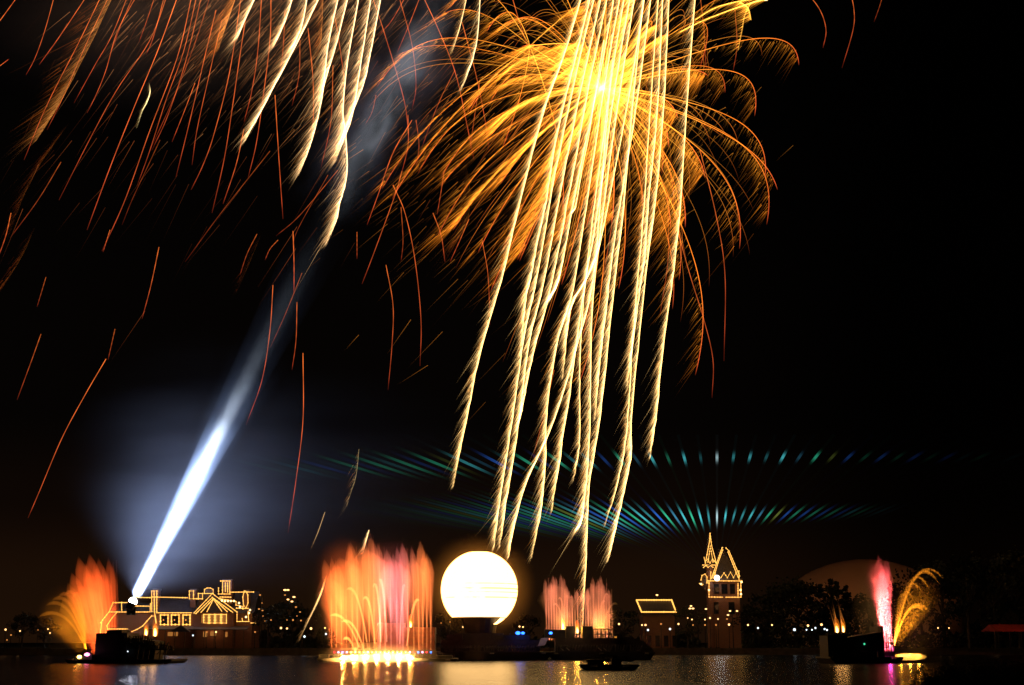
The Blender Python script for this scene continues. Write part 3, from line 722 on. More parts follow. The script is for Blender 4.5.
def globe():
    Y = GY
    t, X, Z, zd = barge('globe_barge', 'long black barge carrying the glowing globe', 432, 552, 660.5, Y, 652, 9)
    r_ = random.Random(3)
    # equipment along the deck
    MB().box(X(440), X(540), Y+1.5, Y+7, zd, Z(640)).build('deck_house', M['box'], t)
    MB().box(X(446), X(462), Y+1.2, Y+5, Z(640), Z(634.5)).build('generator', M['steel'], t)
    MB().box(X(503), X(530), Y+1.4, Y+5, Z(640), Z(635)).build('control_box', M['steel'], t)
    MB().add([(X(538), Y+.9, Z(646)), (X(545), Y+.9, Z(645.5)), (X(549), Y+1.6, Z(637.5)), (X(541.5), Y+1.6, Z(638)),
              (X(538), Y+1.0, Z(646)), (X(545), Y+1.0, Z(645.5)), (X(549), Y+1.7, Z(637.5)), (X(541.5), Y+1.7, Z(638))],
             [(0, 1, 2, 3), (7, 6, 5, 4), (0, 4, 5, 1), (1, 5, 6, 2), (2, 6, 7, 3), (3, 7, 4, 0)]).build('tilted_panel', M['panel'], t)
    for i in range(7):
        mortar_rack(t, X(442+i*14), Y+.7, zd, 5, .5, .8)
    for i in range(5):
        x = X(450+i*20)
        MB().tube([(x, Y+2, Z(640)), (x, Y+2, Z(631+r_.random()*3))], .04, 5).build('mast', M['steel'], t)
    for px, s in ((518, 1.3), (523, 1.0), (551, 1.0)):
        MB().ball((X(px), Y+.6, Z(633)), .17*s, 8, 6, (1.3, 1, .9)).build('blue_lamp', M['blue'], t)
    lamp('blue_glow', 'POINT', (X(520), Y-.3, Z(632)), 25, (.05, .2, 1), t, shadow_soft_size=.2)
    # pedestal
    MB().tube([(X(479), Y+4.5, Z(640)), (X(479), Y+4.5, Z(627)), (X(479), Y+4.5, Z(617))], [1.7, 2.0, 2.3], 20).build('pedestal', M['box'], t)
    MB().box(X(455), X(503), Y+2.2, Y+6, Z(640), Z(633)).build('pedestal_base', M['box'], t)
    # globe
    Yc = Y + 4.5
    c = P(479.3, 589.5, Yc); R_ = 38.0 * Yc / F * 1.0
    gt = thing('glowing_globe', (c.x, Yc, c.z - R_), 'huge dazzling yellow white globe glowing on a barge in mid lagoon', 'globe')
    m, nt_ = mat_new('globe_screen'); L = nt_.links.new
    out = nt_.nodes.new("ShaderNodeOutputMaterial"); em = nt_.nodes.new("ShaderNodeEmission")
    tc = nt_.nodes.new("ShaderNodeTexCoord"); mp = nt_.nodes.new("ShaderNodeMapping"); mp.inputs["Scale"].default_value = (.22, .22, 2.2); mp.inputs["Location"].default_value = (1.3, 2.2, 5.3)
    n = nt_.nodes.new("ShaderNodeTexNoise"); n.inputs["Scale"].default_value = 1.0; n.inputs["Detail"].default_value = 3
    L(tc.outputs["Object"], mp.inputs[0]); L(mp.outputs[0], n.inputs["Vector"])
    rp = nt_.nodes.new("ShaderNodeValToRGB"); L(n.outputs["Fac"], rp.inputs[0]); el = rp.color_ramp.elements
    el[0].position = .10; el[0].color = (.30, .13, .11, 1); el[1].position = .14; el[1].color = (1, .58, .205, 1)
    # limb: the lamps aim outwards, seen edge-on they are weaker and yellower
    lw = nt_.nodes.new("ShaderNodeLayerWeight"); lw.inputs["Blend"].default_value = .5
    r2 = nt_.nodes.new("ShaderNodeValToRGB"); L(lw.outputs["Facing"], r2.inputs[0]); e2 = r2.color_ramp.elements
    e2[0].position = .80; e2[0].color = (1, 1, 1, 1); e2[1].position = .97; e2[1].color = (.35, .19, .04, 1)
    # a few thin unlit seams of the picture it shows, broken up along their length
    sz = nt_.nodes.new("ShaderNodeSeparateXYZ"); L(tc.outputs["Object"], sz.inputs[0])
    dz = nt_.nodes.new("ShaderNodeMath"); dz.operation = 'DIVIDE'; dz.inputs[1].default_value = 8.8; L(sz.outputs["Z"], dz.inputs[0])
    r3 = nt_.nodes.new("ShaderNodeValToRGB"); L(dz.outputs[0], r3.inputs[0]); e3 = r3.color_ramp.elements
    e3[0].position = 0; e3[0].color = (1, 1, 1, 1); e3[1].position = 1; e3[1].color = (1, 1, 1, 1)
    for z0, w0, cc in ((.415, .010, (.13, .05, .05)), (.485, .007, (.18, .12, .10)), (.535, .014, (.15, .05, .13)), (.60, .008, (.2, .08, .14))):
        for q_, v_ in ((-w0, (1, 1, 1)), (0, cc), (w0, (1, 1, 1))):
            n_ = e3.new(z0 + q_); n_.color = (*v_, 1)
    ng = nt_.nodes.new("ShaderNodeTexNoise"); ng.inputs["Scale"].default_value = 1.0; ng.inputs["Detail"].default_value = 4
    mg = nt_.nodes.new("ShaderNodeMapping"); mg.inputs["Scale"].default_value = (.55, .3, 1.5); L(tc.outputs["Object"], mg.inputs[0]); L(mg.outputs[0], ng.inputs["Vector"])
    gx = nt_.nodes.new("ShaderNodeMath"); gx.operation = 'MULTIPLY_ADD'; gx.inputs[1].default_value = .045; L(sz.outputs["X"], gx.inputs[0]); L(ng.outputs["Fac"], gx.inputs[2])
    gr = nt_.nodes.new("ShaderNodeMapRange"); gr.inputs["From Min"].default_value = .46; gr.inputs["From Max"].default_value = .60; L(gx.outputs[0], gr.inputs["Value"])
    m3_ = nt_.nodes.new("ShaderNodeMix"); m3_.data_type = 'RGBA'; m3_.blend_type = 'MULTIPLY'
    L(gr.outputs[0], m3_.inputs[0]); L(rp.outputs[0], m3_.inputs[6]); L(r3.outputs[0], m3_.inputs[7])
    mx = nt_.nodes.new("ShaderNodeMix"); mx.data_type = 'RGBA'; mx.blend_type = 'MULTIPLY'; mx.inputs[0].default_value = 1
    L(m3_.outputs[2], mx.inputs[6]); L(r2.outputs[0], mx.inputs[7]); L(mx.outputs[2], em.inputs[0])
    em.inputs[1].default_value = 5.0
    L(em.outputs[0], out.inputs[0]); m.cycles.emission_sampling = 'FRONT'
    mb = MB().ball(c, R_, 48, 32)
    mb.v = [(p[0], p[1], min(p[2], c.z + R_*.965)) for p in mb.v]
    # the bottom of the sphere is open: cut below row 616, except one bright panel on the right
    zc = P(512, 616.5, Yc).z
    me = MB(); me.v = mb.v
    me.f = [q for q in mb.f if sum(mb.v[i][2] for i in q)/len(q) > zc]
    zs = sorted({round(mb.v[i][2], 4) for q in me.f for i in q})
    g_ = me.build('screen_shell', m, gt, smooth=True)
    me = MB(); me.v = mb.v
    me.f = [q for q in mb.f if zc - 1.1 < sum(mb.v[i][2] for i in q)/len(q) <= zc and sum(mb.v[i][1] for i in q)/len(q) < Yc + .5
            and c.x + 1.75 + 0.75*(sum(mb.v[i][2] for i in q)/len(q)-(zc-.9)) * 1.3 < sum(mb.v[i][0] for i in q)/len(q)]
    me.build('lower_panel', m, gt, smooth=True)
    MB().tube([(c.x, Yc, zs[0]+.02), (c.x, Yc, zs[0]-.12)], [math.sqrt(max(.1, R_**2-(zs[0]-c.z)**2))*.985]*2, 40).build('lower_ring', M['steel'], gt)
    return c, R_
GC, GR = globe()
smoke('amber tinted volume added as the halo round the glowing globe', 479, 588, GY+4.5, 60, 56, 57, smoke_mat('halo_volume', (1, .58, .20), .15, 1.5, -.5, .9, 1.6), 'globe_halo')  # added volume, its amber tint gives the globe its halo

# ------------------------------------------------------------------ fountains: water thrown up in fine spray, lit from below by real lamps
VM = {}
def spray(d):
    if d not in VM: VM[d] = vol_mat('water_spray', (.96, .97, .98), d)
    return VM[d]
def jet(parent, pts, radii, dens, name='water_jet', sides=8):
    o = MB().tube(pts, radii, sides).build(name, spray(dens), parent)
    return o
def plume(parent, xb, xt, Y, zb, zt, w, dens, drift=0, yo=0, name='spray_plume', n=9):
    pts = []; rad = []
    for i in range(n):
        s = i/(n-1)
        pts.append((xb + (xt-xb)*s + drift*s*s, Y+yo, zb + (zt-zb)*s))
        rad.append(max(.01, w*(.16 + 1.15*min(1, s*1.25)**1.2) * (1 if s < .72 else max(0.02, math.cos((s-.72)/.28*math.pi/2)))))
    return jet(parent, pts, rad, dens, name)
def arc(parent, p0, p1, apex_z, Y, r0, r1, dens, n=12, name='arcing_jet'):
    """ballistic arc from p0 over the apex to p1 (x,z) """
    x0, z0 = p0; x1, z1 = p1
    a = math.sqrt(max(apex_z - z0, .01)); b = math.sqrt(max(apex_z - z1, 0)); T = a + b
    pts = []; rad = []
    for i in range(n):
        u = i/(n-1)*T
        pts.append((x0 + (x1-x0)*u/T, Y, apex_z - (u-a)**2)); rad.append(r0 + (r1-r0)*(i/(n-1)))
    rad[-1] = .02; rad[-2] = r1*.6
    return jet(parent, pts, rad, dens, name)
def strip(parent, x0, x1, Y, z, w, E, color, spread=28, tilt=0):
    """row of underwater lamps facing up"""
    p = Vector(((x0+x1)/2, Y, z))
    l = lamp('fountain_lights', 'AREA', p, E, color, parent, shape='RECTANGLE', size=abs(x1-x0), size_y=w, spread=math.radians(spread))
    l.rotation_euler = (math.pi, tilt, 0)
    return l

def mist_ball(parent, c, r, d):
    """drifting mist, thinning out to nothing at its edge"""
    me = bpy.data.meshes.new('mist'); mb = MB().ball((0, 0, 0), 1.0, 20, 12)
    me.from_pydata([tuple(v) for v in mb.v], [], mb.f)
    key = ('mist', d)
    if key not in VM: VM[key] = smoke_mat('drifting_mist', (.96, .97, .98), d, 1.5, .1, .8, 1.6)
    me.materials.append(VM[key])
    o = bpy.data.objects.new('mist', me); COL.objects.link(o); o.parent = parent
    o.location = Vector(c) - parent_world(parent); o.scale = r
def fountain_big():
    Y = depth_of_water(661.5) ; X = lambda px, py=650: P(px, py, Y).x; Z = lambda py: P(512, py, Y).z
    bt, _, _, zd = barge('fountain_barge', 'low black barge under the big orange and pink fountain', 317, 457, 661.5, Y-.5, 658.5, 5)
    MB().box(X(374), X(401), Y+3.5, Y+6, zd, Z(622.5)).box(X(401), X(433), Y+3.5, Y+6, zd, Z(627)).build('container', M['redbox'], bt)
    MB().box(X(345), X(435), Y+3.2, Y+3.45, zd, Z(650)).build('bulkhead', M['box'], bt)
    MB().box(X(318), X(328), Y+.5, Y+2, zd, Z(654.5)).box(X(436), X(452), Y+.5, Y+2, zd, Z(655.5)).build('equipment_case', M['steel'], bt)
    t = thing('fountain', (X(382), Y+2, zd), 'biggest fountain, tall orange and pink spray over blazing yellow foot lamps', 'fountain')
    tops = {328: 556, 333: 553, 338: 560, 343: 550, 349: 541, 354: 540, 360: 548, 366: 536, 371: 531, 377: 534, 382: 540, 388: 545, 394: 551, 400: 544, 405: 541, 411: 549, 416: 543, 421: 540, 425: 546, 429: 553}
    r_ = random.Random(5)
    base = Z(650.5)
    for px, tp in tops.items():
        xb = X(px+2 if px < 420 else px+1); xt_ = X(px+1, tp)
        top = Z(tp + r_.uniform(-1, 3))
        jet(t, [(xb, Y+1.5, base), ((xb+xt_)/2, Y+1.5, (base+top)/2), (xt_, Y+1.5, top-.5)], [.07, .085, .03], .42)
        if px not in (343, 360, 411):
            plume(t, xb, X(px, tp), Y+1.5+r_.uniform(-.4, .4), base+2, top, r_.uniform(.40, .60), .075, drift=-r_.uniform(.2, .7))
    # soft mist behind, drifting to the left
    for px, tp, w, dr in ((350, 556, 1.9, -1.5), (372, 546, 2.1, -1.3), (396, 556, 1.7, -.8), (415, 556, 1.2, -.5), (336, 575, 1.5, -1.8)):
        plume(t, X(px+4), X(px, tp), Y+2.0, base, Z(tp), w, .028, drift=dr, name='mist', n=12)
    # arcs
    for (a, b, ap, e) in (((358, 643), (328, 616), 614.5, .08), ((363, 646), (340, 622), 620.5, .08), ((367, 645), (345, 590), 588, .08), ((374, 640), (362, 600), 597, .07),
                          ((380, 638), (372, 588), 584, .07), ((386, 638), (378, 580), 579, .07), ((399, 640), (404, 588), 585, .08), ((406, 642), (419, 601), 599.5, .08), ((354, 648), (342, 640), 638, .08)):
        arc(t, (X(a[0]), Z(a[1]+4)), (X(b[0], b[1]), Z(b[1])), Z(ap), Y+.9, e, .22, .6)
    mist_ball(t, (X(380), Y-1.6, Z(655)), (7.5, 1.8, 1.5), .30)
    mist_ball(t, (X(340), Y+2, Z(598)), (4.5, 2.5, 7.5), .09)
    mist_ball(t, (X(385), Y+1.6, Z(596)), (6.0, 2.0, 7.0), .06)
    # foot spray
    MB().ball((X(380), Y-1.7, Z(658.3)), 1.0, 24, 10, (4.1, .8, .42)).build('foot_spray', spray(1.2), t)
    MB().ball((X(392), Y-1.6, Z(656.5)), 1.0, 24, 10, (2.6, .8, .42)).build('foot_spray', spray(.9), t)
    MB().ball((X(362), Y-1.6, Z(657.5)), 1.0, 24, 10, (2.2, .8, .36)).build('foot_spray', spray(.7), t)
    MB().ball((X(377), Y-1.8, Z(659.5)), 1.0, 24, 10, (6.0, 1.0, .34)).build('foot_spray', spray(.4), t)
    # lamps on the barge rim
    cols = ['redl', 'pinkl', 'blue', 'pinkl', 'yell', 'yell', 'yell', 'yell', 'pinkl', 'yell', 'yell', 'yell', 'yell', 'yell', 'yell', 'yell', 'yell', 'yell', 'pinkl', 'redl', 'blue', 'pinkl', 'redl', 'blue']
    for i, px in enumerate(np.linspace(334.5, 431, 24)):
        MB().ball((X(px), Y-.2, Z(652.2)), .10, 8, 6).build('foot_lamp', M[cols[i]], t)
        MB().tube([(X(px), Y-.2, zd), (X(px), Y-.2, Z(653.4))], .05, 6).build('lamp_stand', M['steel'], t)
    OR = (1, .18, .04); PK = (1, .17, .19); YL = (1, .40, .05)
    strip(t, X(328), X(352), Y+1.6, Z(655), 1.6, 2200, (1, .14, .025), 26, -0.06)
    strip(t, X(352), X(385), Y+1.6, Z(655), 1.6, 2300, OR, 24, -0.04)
    strip(t, X(376), X(406), Y+1.6, Z(655), 1.6, 1250, PK, 18)
    strip(t, X(404), X(432), Y+1.6, Z(655), 1.6, 1400, OR, 20)
    for px in (345, 356, 367, 378, 389, 400, 411):
        lamp('foot_light', 'POINT', (X(px), Y-1.7, Z(657)), 1800, (1, .46, .09), t, shadow_soft_size=.15)
        lamp('foot_light', 'POINT', (X(px), Y+.9, Z(652)), 160, YL, t, shadow_soft_size=.15)
fountain_big()

def flame(label, px, py, Y, h, w, name='flame', sparks=True, light=40, cat='flame', grp='flames on the barges'):
    """tongues of fire"""
    b = P(px, py, Y)
    t = thing('flame', b, label, cat, grp)
    # bright core, orange envelope, widest shell a painted halo glow: colour along the height from the glow attribute
    for nm, rr, c0, c1, hh in (('flame_core', .7, (4, 2.4, .8), (2, .7, .1), .7), ('flame_envelope_halo', 1.15, (.8, .28, .03), (.25, .04, .0), 1.1), ('flame_envelope_halo', 1.7, (.25, .07, .005), (.08, .012, .0), 1.6)):
        n = 9; pts = []; rad = []; cols = []
        for i in range(n):
            s = i/(n-1)
            pts.append(b + Vector((.12*w*math.sin(s*5), 0, h*hh*s))); rad.append(max(.01, w*rr*(.55+.9*s)*(1-s)**.55 if s < 1 else .01))
            cols.append([c0[k]*(1-s)+c1[k]*s for k in range(3)])
        glow_mesh(nm, pts, rad, cols, parent=t, sides=10)
    lamp('fire_light', 'POINT', b + Vector((0, -.3, h*.4)), light, (1, .5, .15), t, shadow_soft_size=.3)
    return t

# ------------------------------------------------------------------ glowing trails (numpy)
def path_resample(pts, n):
    """smooth curve (Catmull-Rom) through 3-D points"""
    p = np.array([list(q) for q in pts], float)
    if len(p) == 2:
        t = np.linspace(0, 1, n)[:, None]; return p[0]*(1-t) + p[1]*t
    q = np.vstack([2*p[0]-p[1], p, 2*p[-1]-p[-2]])
    seg = np.linspace(0, len(p)-1, n); i = np.minimum(seg.astype(int), len(p)-2); t = (seg-i)[:, None]
    a, b, c, d = q[i], q[i+1], q[i+2], q[i+3]
    return .5*((2*b) + (-a+c)*t + (2*a-5*b+4*c-d)*t**2 + (-a+3*b-3*c+d)*t**3)
def tube_np(p, r, col, sides=4):
    n = len(p); d = np.gradient(p, axis=0); d /= np.linalg.norm(d, axis=1)[:, None] + 1e-9
    a = np.cross(d, [0, 1, 0]); a /= np.linalg.norm(a, axis=1)[:, None] + 1e-9; b = np.cross(d, a)
    th = np.arange(sides)*2*np.pi/sides
    v = p[:, None, :] + (a[:, None, :]*np.cos(th)[None, :, None] + b[:, None, :]*np.sin(th)[None, :, None])*np.asarray(r)[:, None, None]
    v = v.reshape(-1, 3); c = np.repeat(np.asarray(col), sides, axis=0)
    i = np.arange(n-1)[:, None]*sides; k = np.arange(sides)[None, :]; k2 = (k+1) % sides
    f = np.stack([i+k, i+k2, i+sides+k2, i+sides+k], -1).reshape(-1, 4)
    tri = np.concatenate([f[:, [0, 1, 2]], f[:, [0, 2, 3]]])
    return v, tri, c
def hairs_np(s, d, ln, w, c, tipf=.05):
    """spark streaks: slim three-sided darts from s along d"""
    n = len(s); d = d/ (np.linalg.norm(d, axis=1)[:, None]+1e-9)
    a = np.cross(d, [0, 1, 0]); a /= np.linalg.norm(a, axis=1)[:, None]+1e-9; b = np.cross(d, a)
    v = np.empty((n, 4, 3))
    for k, t in enumerate((0, 2.094, 4.189)):
        v[:, k] = s + (a*math.cos(t)+b*math.sin(t))*w[:, None]
    v[:, 3] = s + d*ln[:, None]
    cc = np.repeat(c[:, None, :], 4, axis=1).copy(); cc[:, 3] *= tipf
    o = np.arange(n)[:, None]*4
    f = np.concatenate([o+np.array([[0, 1, 3]]), o+np.array([[1, 2, 3]]), o+np.array([[2, 0, 3]])])
    return v.reshape(-1, 3), f, cc.reshape(-1, 3)
def mesh_np(name, parts, parent=None, mat=None):
    vs, fs, cs, o = [], [], [], 0
    for v, f, c in parts:
        vs.append(v); fs.append(f+o); cs.append(c); o += len(v)
    v = np.concatenate(vs); f = np.concatenate(fs); c = np.concatenate(cs)
    org = np.array(parent_world(parent)) if parent else v.mean(0)
    v = v - org
    me = bpy.data.meshes.new(name)
    me.vertices.add(len(v)); me.vertices.foreach_set('co', v.astype(np.float32).ravel())
    me.loops.add(len(f)*3); me.loops.foreach_set('vertex_index', f.astype(np.int32).ravel())
    me.polygons.add(len(f)); me.polygons.foreach_set('loop_start', np.arange(0, len(f)*3, 3, dtype=np.int32))
    me.update(calc_edges=True)
    at = me.attributes.new('glow', 'FLOAT_COLOR', 'POINT')
    at.data.foreach_set('color', np.hstack([c, np.ones((len(c), 1))]).astype(np.float32).ravel())
    me.materials.append(mat or M['spark'])
    ob = bpy.data.objects.new(name, me); COL.objects.link(ob)
    if parent: ob.parent = parent
    else: ob.location = org
    return ob
def glow_mesh(name, pts, rad, cols, parent=None, sides=6):
    return mesh_np(name, [tube_np(np.array([list(q) for q in pts]), rad, np.array(cols), sides)], parent)

def tang_at(p, i):
    g = np.gradient(p, axis=0)[i]; return g/(np.linalg.norm(g, axis=1)[:, None]+1e-9)
def br_top(t, ft): return np.clip(t/.3, .05, 1) if ft else np.ones_like(t)
def comet(pts, Y, label, group, core=.15, hair=2.6, nh=None, ccol=(2.7, 1.65, .48), hcol=(1.6, .95, .38), wind=(-.62, 0, -.78), fade_top=False, name='comet_trail', fade=.1, den=1.0, jit=.22):
    p3 = [P(x, y, Y) for x, y in pts]
    n = 70
    p = path_resample(p3, n)
    L_ = np.linalg.norm(np.diff(p, axis=0), axis=1).sum()
    s = np.linspace(0, 1, n)
    f = np.clip((1-s)/fade, 0, 1)**.8
    if fade_top: f = f*np.clip(s/.25, .05, 1)
    wob = (np.cumsum(rng.normal(0, .10, (n, 3)), axis=0)*s[:, None]**.5*(1-s[:, None]*.5) + rng.normal(0, .05, (n, 3))*s[:, None])*.6*min(1, L_/70)
    p = p + wob
    parts = [tube_np(p, core*.8*(.35+.65*f), np.array(ccol)[None]*.6*f[:, None]**1.5, 4)]
    k = nh or int(L_*32*den)
    t = rng.random(k)*.995; i = (t*(n-1)).astype(int); fr = (t*(n-1)-i)[:, None]
    st = p[i]*(1-fr)+p[np.minimum(i+1, n-1)]*fr
    tang = np.gradient(p, axis=0)[i]; tang /= np.linalg.norm(tang, axis=1)[:, None]+1e-9
    d = np.array(wind)[None]*.85 + tang*.55 + rng.normal(0, 1, (k, 3))*[.10, .18, .10]
    ph = rng.random(3)*6; clump = .72+.28*np.sin(t*L_*2.3+ph[0])*np.sin(t*L_*.9+ph[1])
    ln = hair*rng.gamma(2.2, .42, k)*clump*(.35+.65*np.clip((1-t)/.15, 0, 1))
    st = st + d*(rng.random(k)**1.5*ln*.45)[:, None]*np.array([1, 1, 1]) + rng.normal(0, core*.5, (k, 3))
    br = rng.uniform(.3, 1.1, k)*(.45+.55*np.clip((1-t)/fade, 0, 1))
    if fade_top: br = br*np.clip(t/.3, .05, 1)
    parts.append(hairs_np(st, d, ln, np.full(k, core*.26), np.array(hcol)[None]*.48*br[:, None], .15))
    # wider, dimmer and browner sparks blown further out
    k = int(L_*5*den); t = rng.random(k)*.95; i = (t*(n-1)).astype(int)
    d = np.array(wind)[None] + tang_at(p, i)*.35 + rng.normal(0, .08, (k, 3))
    ln = hair*rng.gamma(2.0, .5, k)*(1.1-.75*t)
    st = p[i] + d*(rng.random(k)*hair*1.6*(1.05-.8*t))[:, None]
    parts.append(hairs_np(st, d, ln, np.full(k, .035), np.array(hcol)[None]*np.array([[.42, .26, .12]])*(rng.random(k)**2*br_top(t, fade_top))[:, None], .3))
    o = mesh_np(name, parts)
    return tag(o, label, 'firework trail', group)

FALL = [  # falling gold comets in the middle, pixel paths
 [(588,-25),(566,50),(544,115),(522,200),(505,275),(484,350),(468,430),(456,488)],
 [(600,-25),(575,80),(554,180),(536,280),(524,333),(511,420),(497,507),(491,551)],
 [(606,-25),(583,80),(562,180),(543,280),(527,345),(514,439),(503,505),(497,549)],
 [(612,-25),(590,80),(571,180),(552,280),(536,345),(524,400),(517,432)],
 [(618,-25),(598,90),(580,180),(564,262),(556,290),(551,300)],
 [(628,-25),(610,90),(600,200),(593,278),(577,346),(551,427),(526,482),(513,530),(509,558)],
 [(624,-25),(604,90),(588,200),(574,290),(560,340),(549,410),(547,460),(543,507),(533,560)],
 [(634,-25),(615,90),(600,190),(583,295),(570,393),(560,456),(551,511)],
 [(613,60),(598,180),(584,290),(580,367),(579,439),(573,482)],
 [(638,-25),(620,90),(603,210),(591,321),(589,431),(581,511),(576,528)],
 [(646,-25),(634,90),(624,200),(615,270),(606,350),(598,418),(588,482),(585,558),(582,626)],
 [(654,-25),(638,100),(616,240),(608,310),(602,360),(597,420)],
 [(660,-25),(652,90),(645,200),(638,280),(632,355),(627,431),(619,482),(604,530)],
 [(670,-25),(664,90),(655,200),(646,270),(632,410),(630,460),(615,524),(606,560)],
 [(697,-25),(688,90),(680,200),(674,270),(663,355),(657,418),(652,458)],
 [(648,-25),(628,100),(602,230),(590,270),(573,300),(566,330),(561,380)],
 [(664,-25),(658,100),(648,200),(642,262),(632,330),(626,390)],
 [(604,40),(592,120),(583,170),(577,205),(573,212)],
 [(596,-25),(575,60),(558,130),(547,200),(536,260),(528,300),(523,352)],
]
ENDS = ['leftmost, ending high left of the globe', 'ending on top of the glowing globe, left of its twin', 'ending on top of the glowing globe, right of its twin', 'short one ending beside the twin trails above the globe',
        'ending soonest, near mid sky left of the bundle', 'curving left to end just right of the globe', 'ending midway between globe and pink fountain', 'ending in the left part of the lower laser band', 'thin straight one ending in the upper laser band',
        'ending just above the lower laser band', 'longest, reaching down into the pink fountain', 'ending above the lasers in the middle of the bundle', 'thin, ending inside the lower laser band', 'ending right above the pink fountain',
        'rightmost, ending at the upper laser band', 'bending left in the middle of the bundle', 'short, tucked left of the rightmost trails', 'short hooked one near the heart of the gold burst', 'short, along the left side of the bundle']
for i, pts in enumerate(FALL):
    thin = i in (8, 12, 17)
    comet(pts, 236 + 3.2*((i*7) % 9), 'falling white gold comet trail, ' + ENDS[i], 'white gold comet trails falling in the middle', core=.078 if thin else .096, hair=1.3 if thin else 2.0, fade=.12, den=.8 if thin else 1.15, hcol=(1.5, .88, .30))

UPL = [
 ([(325,-15),(303,32),(281,75),(260,114),(246,141)], 'slanting down to the left above the ember rain'),
 ([(341,-15),(329,39),(325,69),(322,95),(314,130),(306,155),(299,174)], 'straight one left of the grey smoke'),
 ([(351,-15),(336,45),(326,78),(321,100)], 'short one merging into its left neighbour'),
 ([(361,-15),(347,65),(343,110),(345,134),(346,173),(340,200),(335,220),(325,244)], 'longest at upper left, hooking at its foot'),
 ([(373,-15),(361,59),(353,108),(344,135),(334,162)], 'second from the right at upper left'),
 ([(383,-15),(371,49),(363,85),(347,124),(335,156)], 'rightmost at upper left, edging the grey smoke'),
 ([(262,-15),(251,6),(241,28),(238,36)], 'short, leftmost of the pale ones at upper left'),
 ([(296,-15),(288,12),(280,32),(273,47)], 'short, second of the pale ones at upper left'),
 ([(309,-15),(303,20),(296,40),(292,48)], 'short, third of the pale ones at upper left'),
]
for i, (pts, l) in enumerate(UPL):
    c_ = comet(pts, 225 + 4*(i % 5), 'pale gold comet trail, ' + l, 'pale gold comet trails at upper left', core=.12, hair=2.8, ccol=(2.2, 1.5, .7), hcol=(1.0, .58, .24), wind=(-.7, 0, -.72), fade=.2)
    if i == 3: COMET_LIT = c_.name
lamp('smoke_fill', 'POINT', P(320, -70, 250), 2.0e4, (1, .62, .38), bpy.data.objects[COMET_LIT], shadow_soft_size=6)  # lamp added above the frame to light the brown smoke
lamp('smoke_fill', 'POINT', P(120, -70, 250), 1.6e4, (1, .55, .30), bpy.data.objects[COMET_LIT], shadow_soft_size=6)  # second unseen lamp added for the smoke in the corner
comet([(470,-15),(466,0),(459,30),(452,52)], 230, 'short pale comet trail over the left side of the gold burst', 'pale gold comet trails at upper left', core=.08, hair=1.6, ccol=(1.6, 1.0, .4), hcol=(.7, .4, .14), fade=.3)
comet([(481,-15),(478,30),(474,55),(468,73),(461,90)], 230, 'pale comet trail with a feathered foot over the left side of the gold burst', 'pale gold comet trails at upper left', core=.09, hair=1.8, ccol=(1.8, 1.3, .6), hcol=(.8, .5, .2), fade=.3)
comet([(149,82),(150,92),(147,102),(142,112),(137,128)], 230, 'tiny isolated pale comet trail in the ember rain', 'small pale comet trails', core=.11, hair=.8, ccol=(1.6, 1.2, .5), hcol=(.4, .28, .1), fade=.5, fade_top=True)
comet([(327,574),(320,596),(310,617),(300,638)], 130, 'gold comet trail falling left of the big fountain', 'small pale comet trails', core=.09, hair=.5, ccol=(1.3, .75, .28), hcol=(.5, .25, .08), fade=.6, fade_top=True)
comet([(369,530),(366,541),(363,553)], 130, 'tiny gold comet trail over the crest of the big fountain', 'small pale comet trails', core=.06, hair=.8, ccol=(1.4, .9, .4), hcol=(1.0, .6, .25), fade=.5)
comet([(359,449),(356,475),(350,495),(347,506)], 230, 'faint broken gold comet trail above the big fountain', 'small pale comet trails', core=.03, hair=1.3, ccol=(.35, .25, .1), hcol=(.8, .5, .22), fade=.5, den=.35)
comet([(325,512),(318,532),(311,549)], 230, 'faint thin gold comet trail above the left side of the big fountain', 'small pale comet trails', core=.05, hair=.4, ccol=(.6, .36, .14), hcol=(.3, .18, .07), fade=.5)
# broad amber brush trails
comet([(118,-15),(102,20),(84,57),(66,93),(52,118),(37,142)], 225, 'broad amber brush trail slanting through the upper left corner', 'amber brush trails', core=.05, hair=4.2, ccol=(.30, .10, .015), hcol=(.42, .15, .03), wind=(-.80, 0, -.45), fade=.15, den=1.1)
comet([(240,-15),(232,8),(226,26),(219,50)], 228, 'short frayed amber brush trail among the upper left embers', 'amber brush trails', core=.06, hair=4.0, ccol=(.8, .26, .05), hcol=(.7, .2, .03), wind=(-.7, 0, -.7), fade=.3, den=1.3)
comet([(324,-15),(322,25),(321,48)], 228, 'frayed amber trail between the pale comets at upper left', 'amber brush trails', core=.04, hair=2.0, ccol=(.5, .16, .03), hcol=(.6, .17, .03), fade=.3)
comet([(70,122),(55,142),(38,168),(22,200),(10,232)], 228, 'faint dull red brush trail at the left edge', 'amber brush trails', core=.015, hair=3.5, ccol=(.1, .03, .0), hcol=(.22, .055, .01), wind=(-.6, 0, -.75), fade=.5, den=.5, fade_top=True)
comet([(36,225),(24,252),(10,275),(0,290)], 228, 'faint dull red brush trail low at the left edge', 'amber brush trails', core=.015, hair=3.0, ccol=(.1, .03, .0), hcol=(.25, .06, .01), wind=(-.6, 0, -.75), fade=.5, den=.5, fade_top=True)
comet([(465,160),(470,190),(468,222),(458,238)], 250, 'faint crescent of amber sparks below the left side of the gold burst', 'amber brush trails', core=.015, hair=5, ccol=(.2, .06, .0), hcol=(.42, .12, .02), wind=(-.6, 0, -.75), fade=.3, den=.6, fade_top=True)
comet([(262,232),(250,262),(238,290)], 230, 'faint scatter of dull red sparks in the middle of the left sky', 'amber brush trails', core=.01, hair=3, ccol=(.1, .03, .0), hcol=(.16, .04, .01), fade=.5, den=.3, fade_top=True)

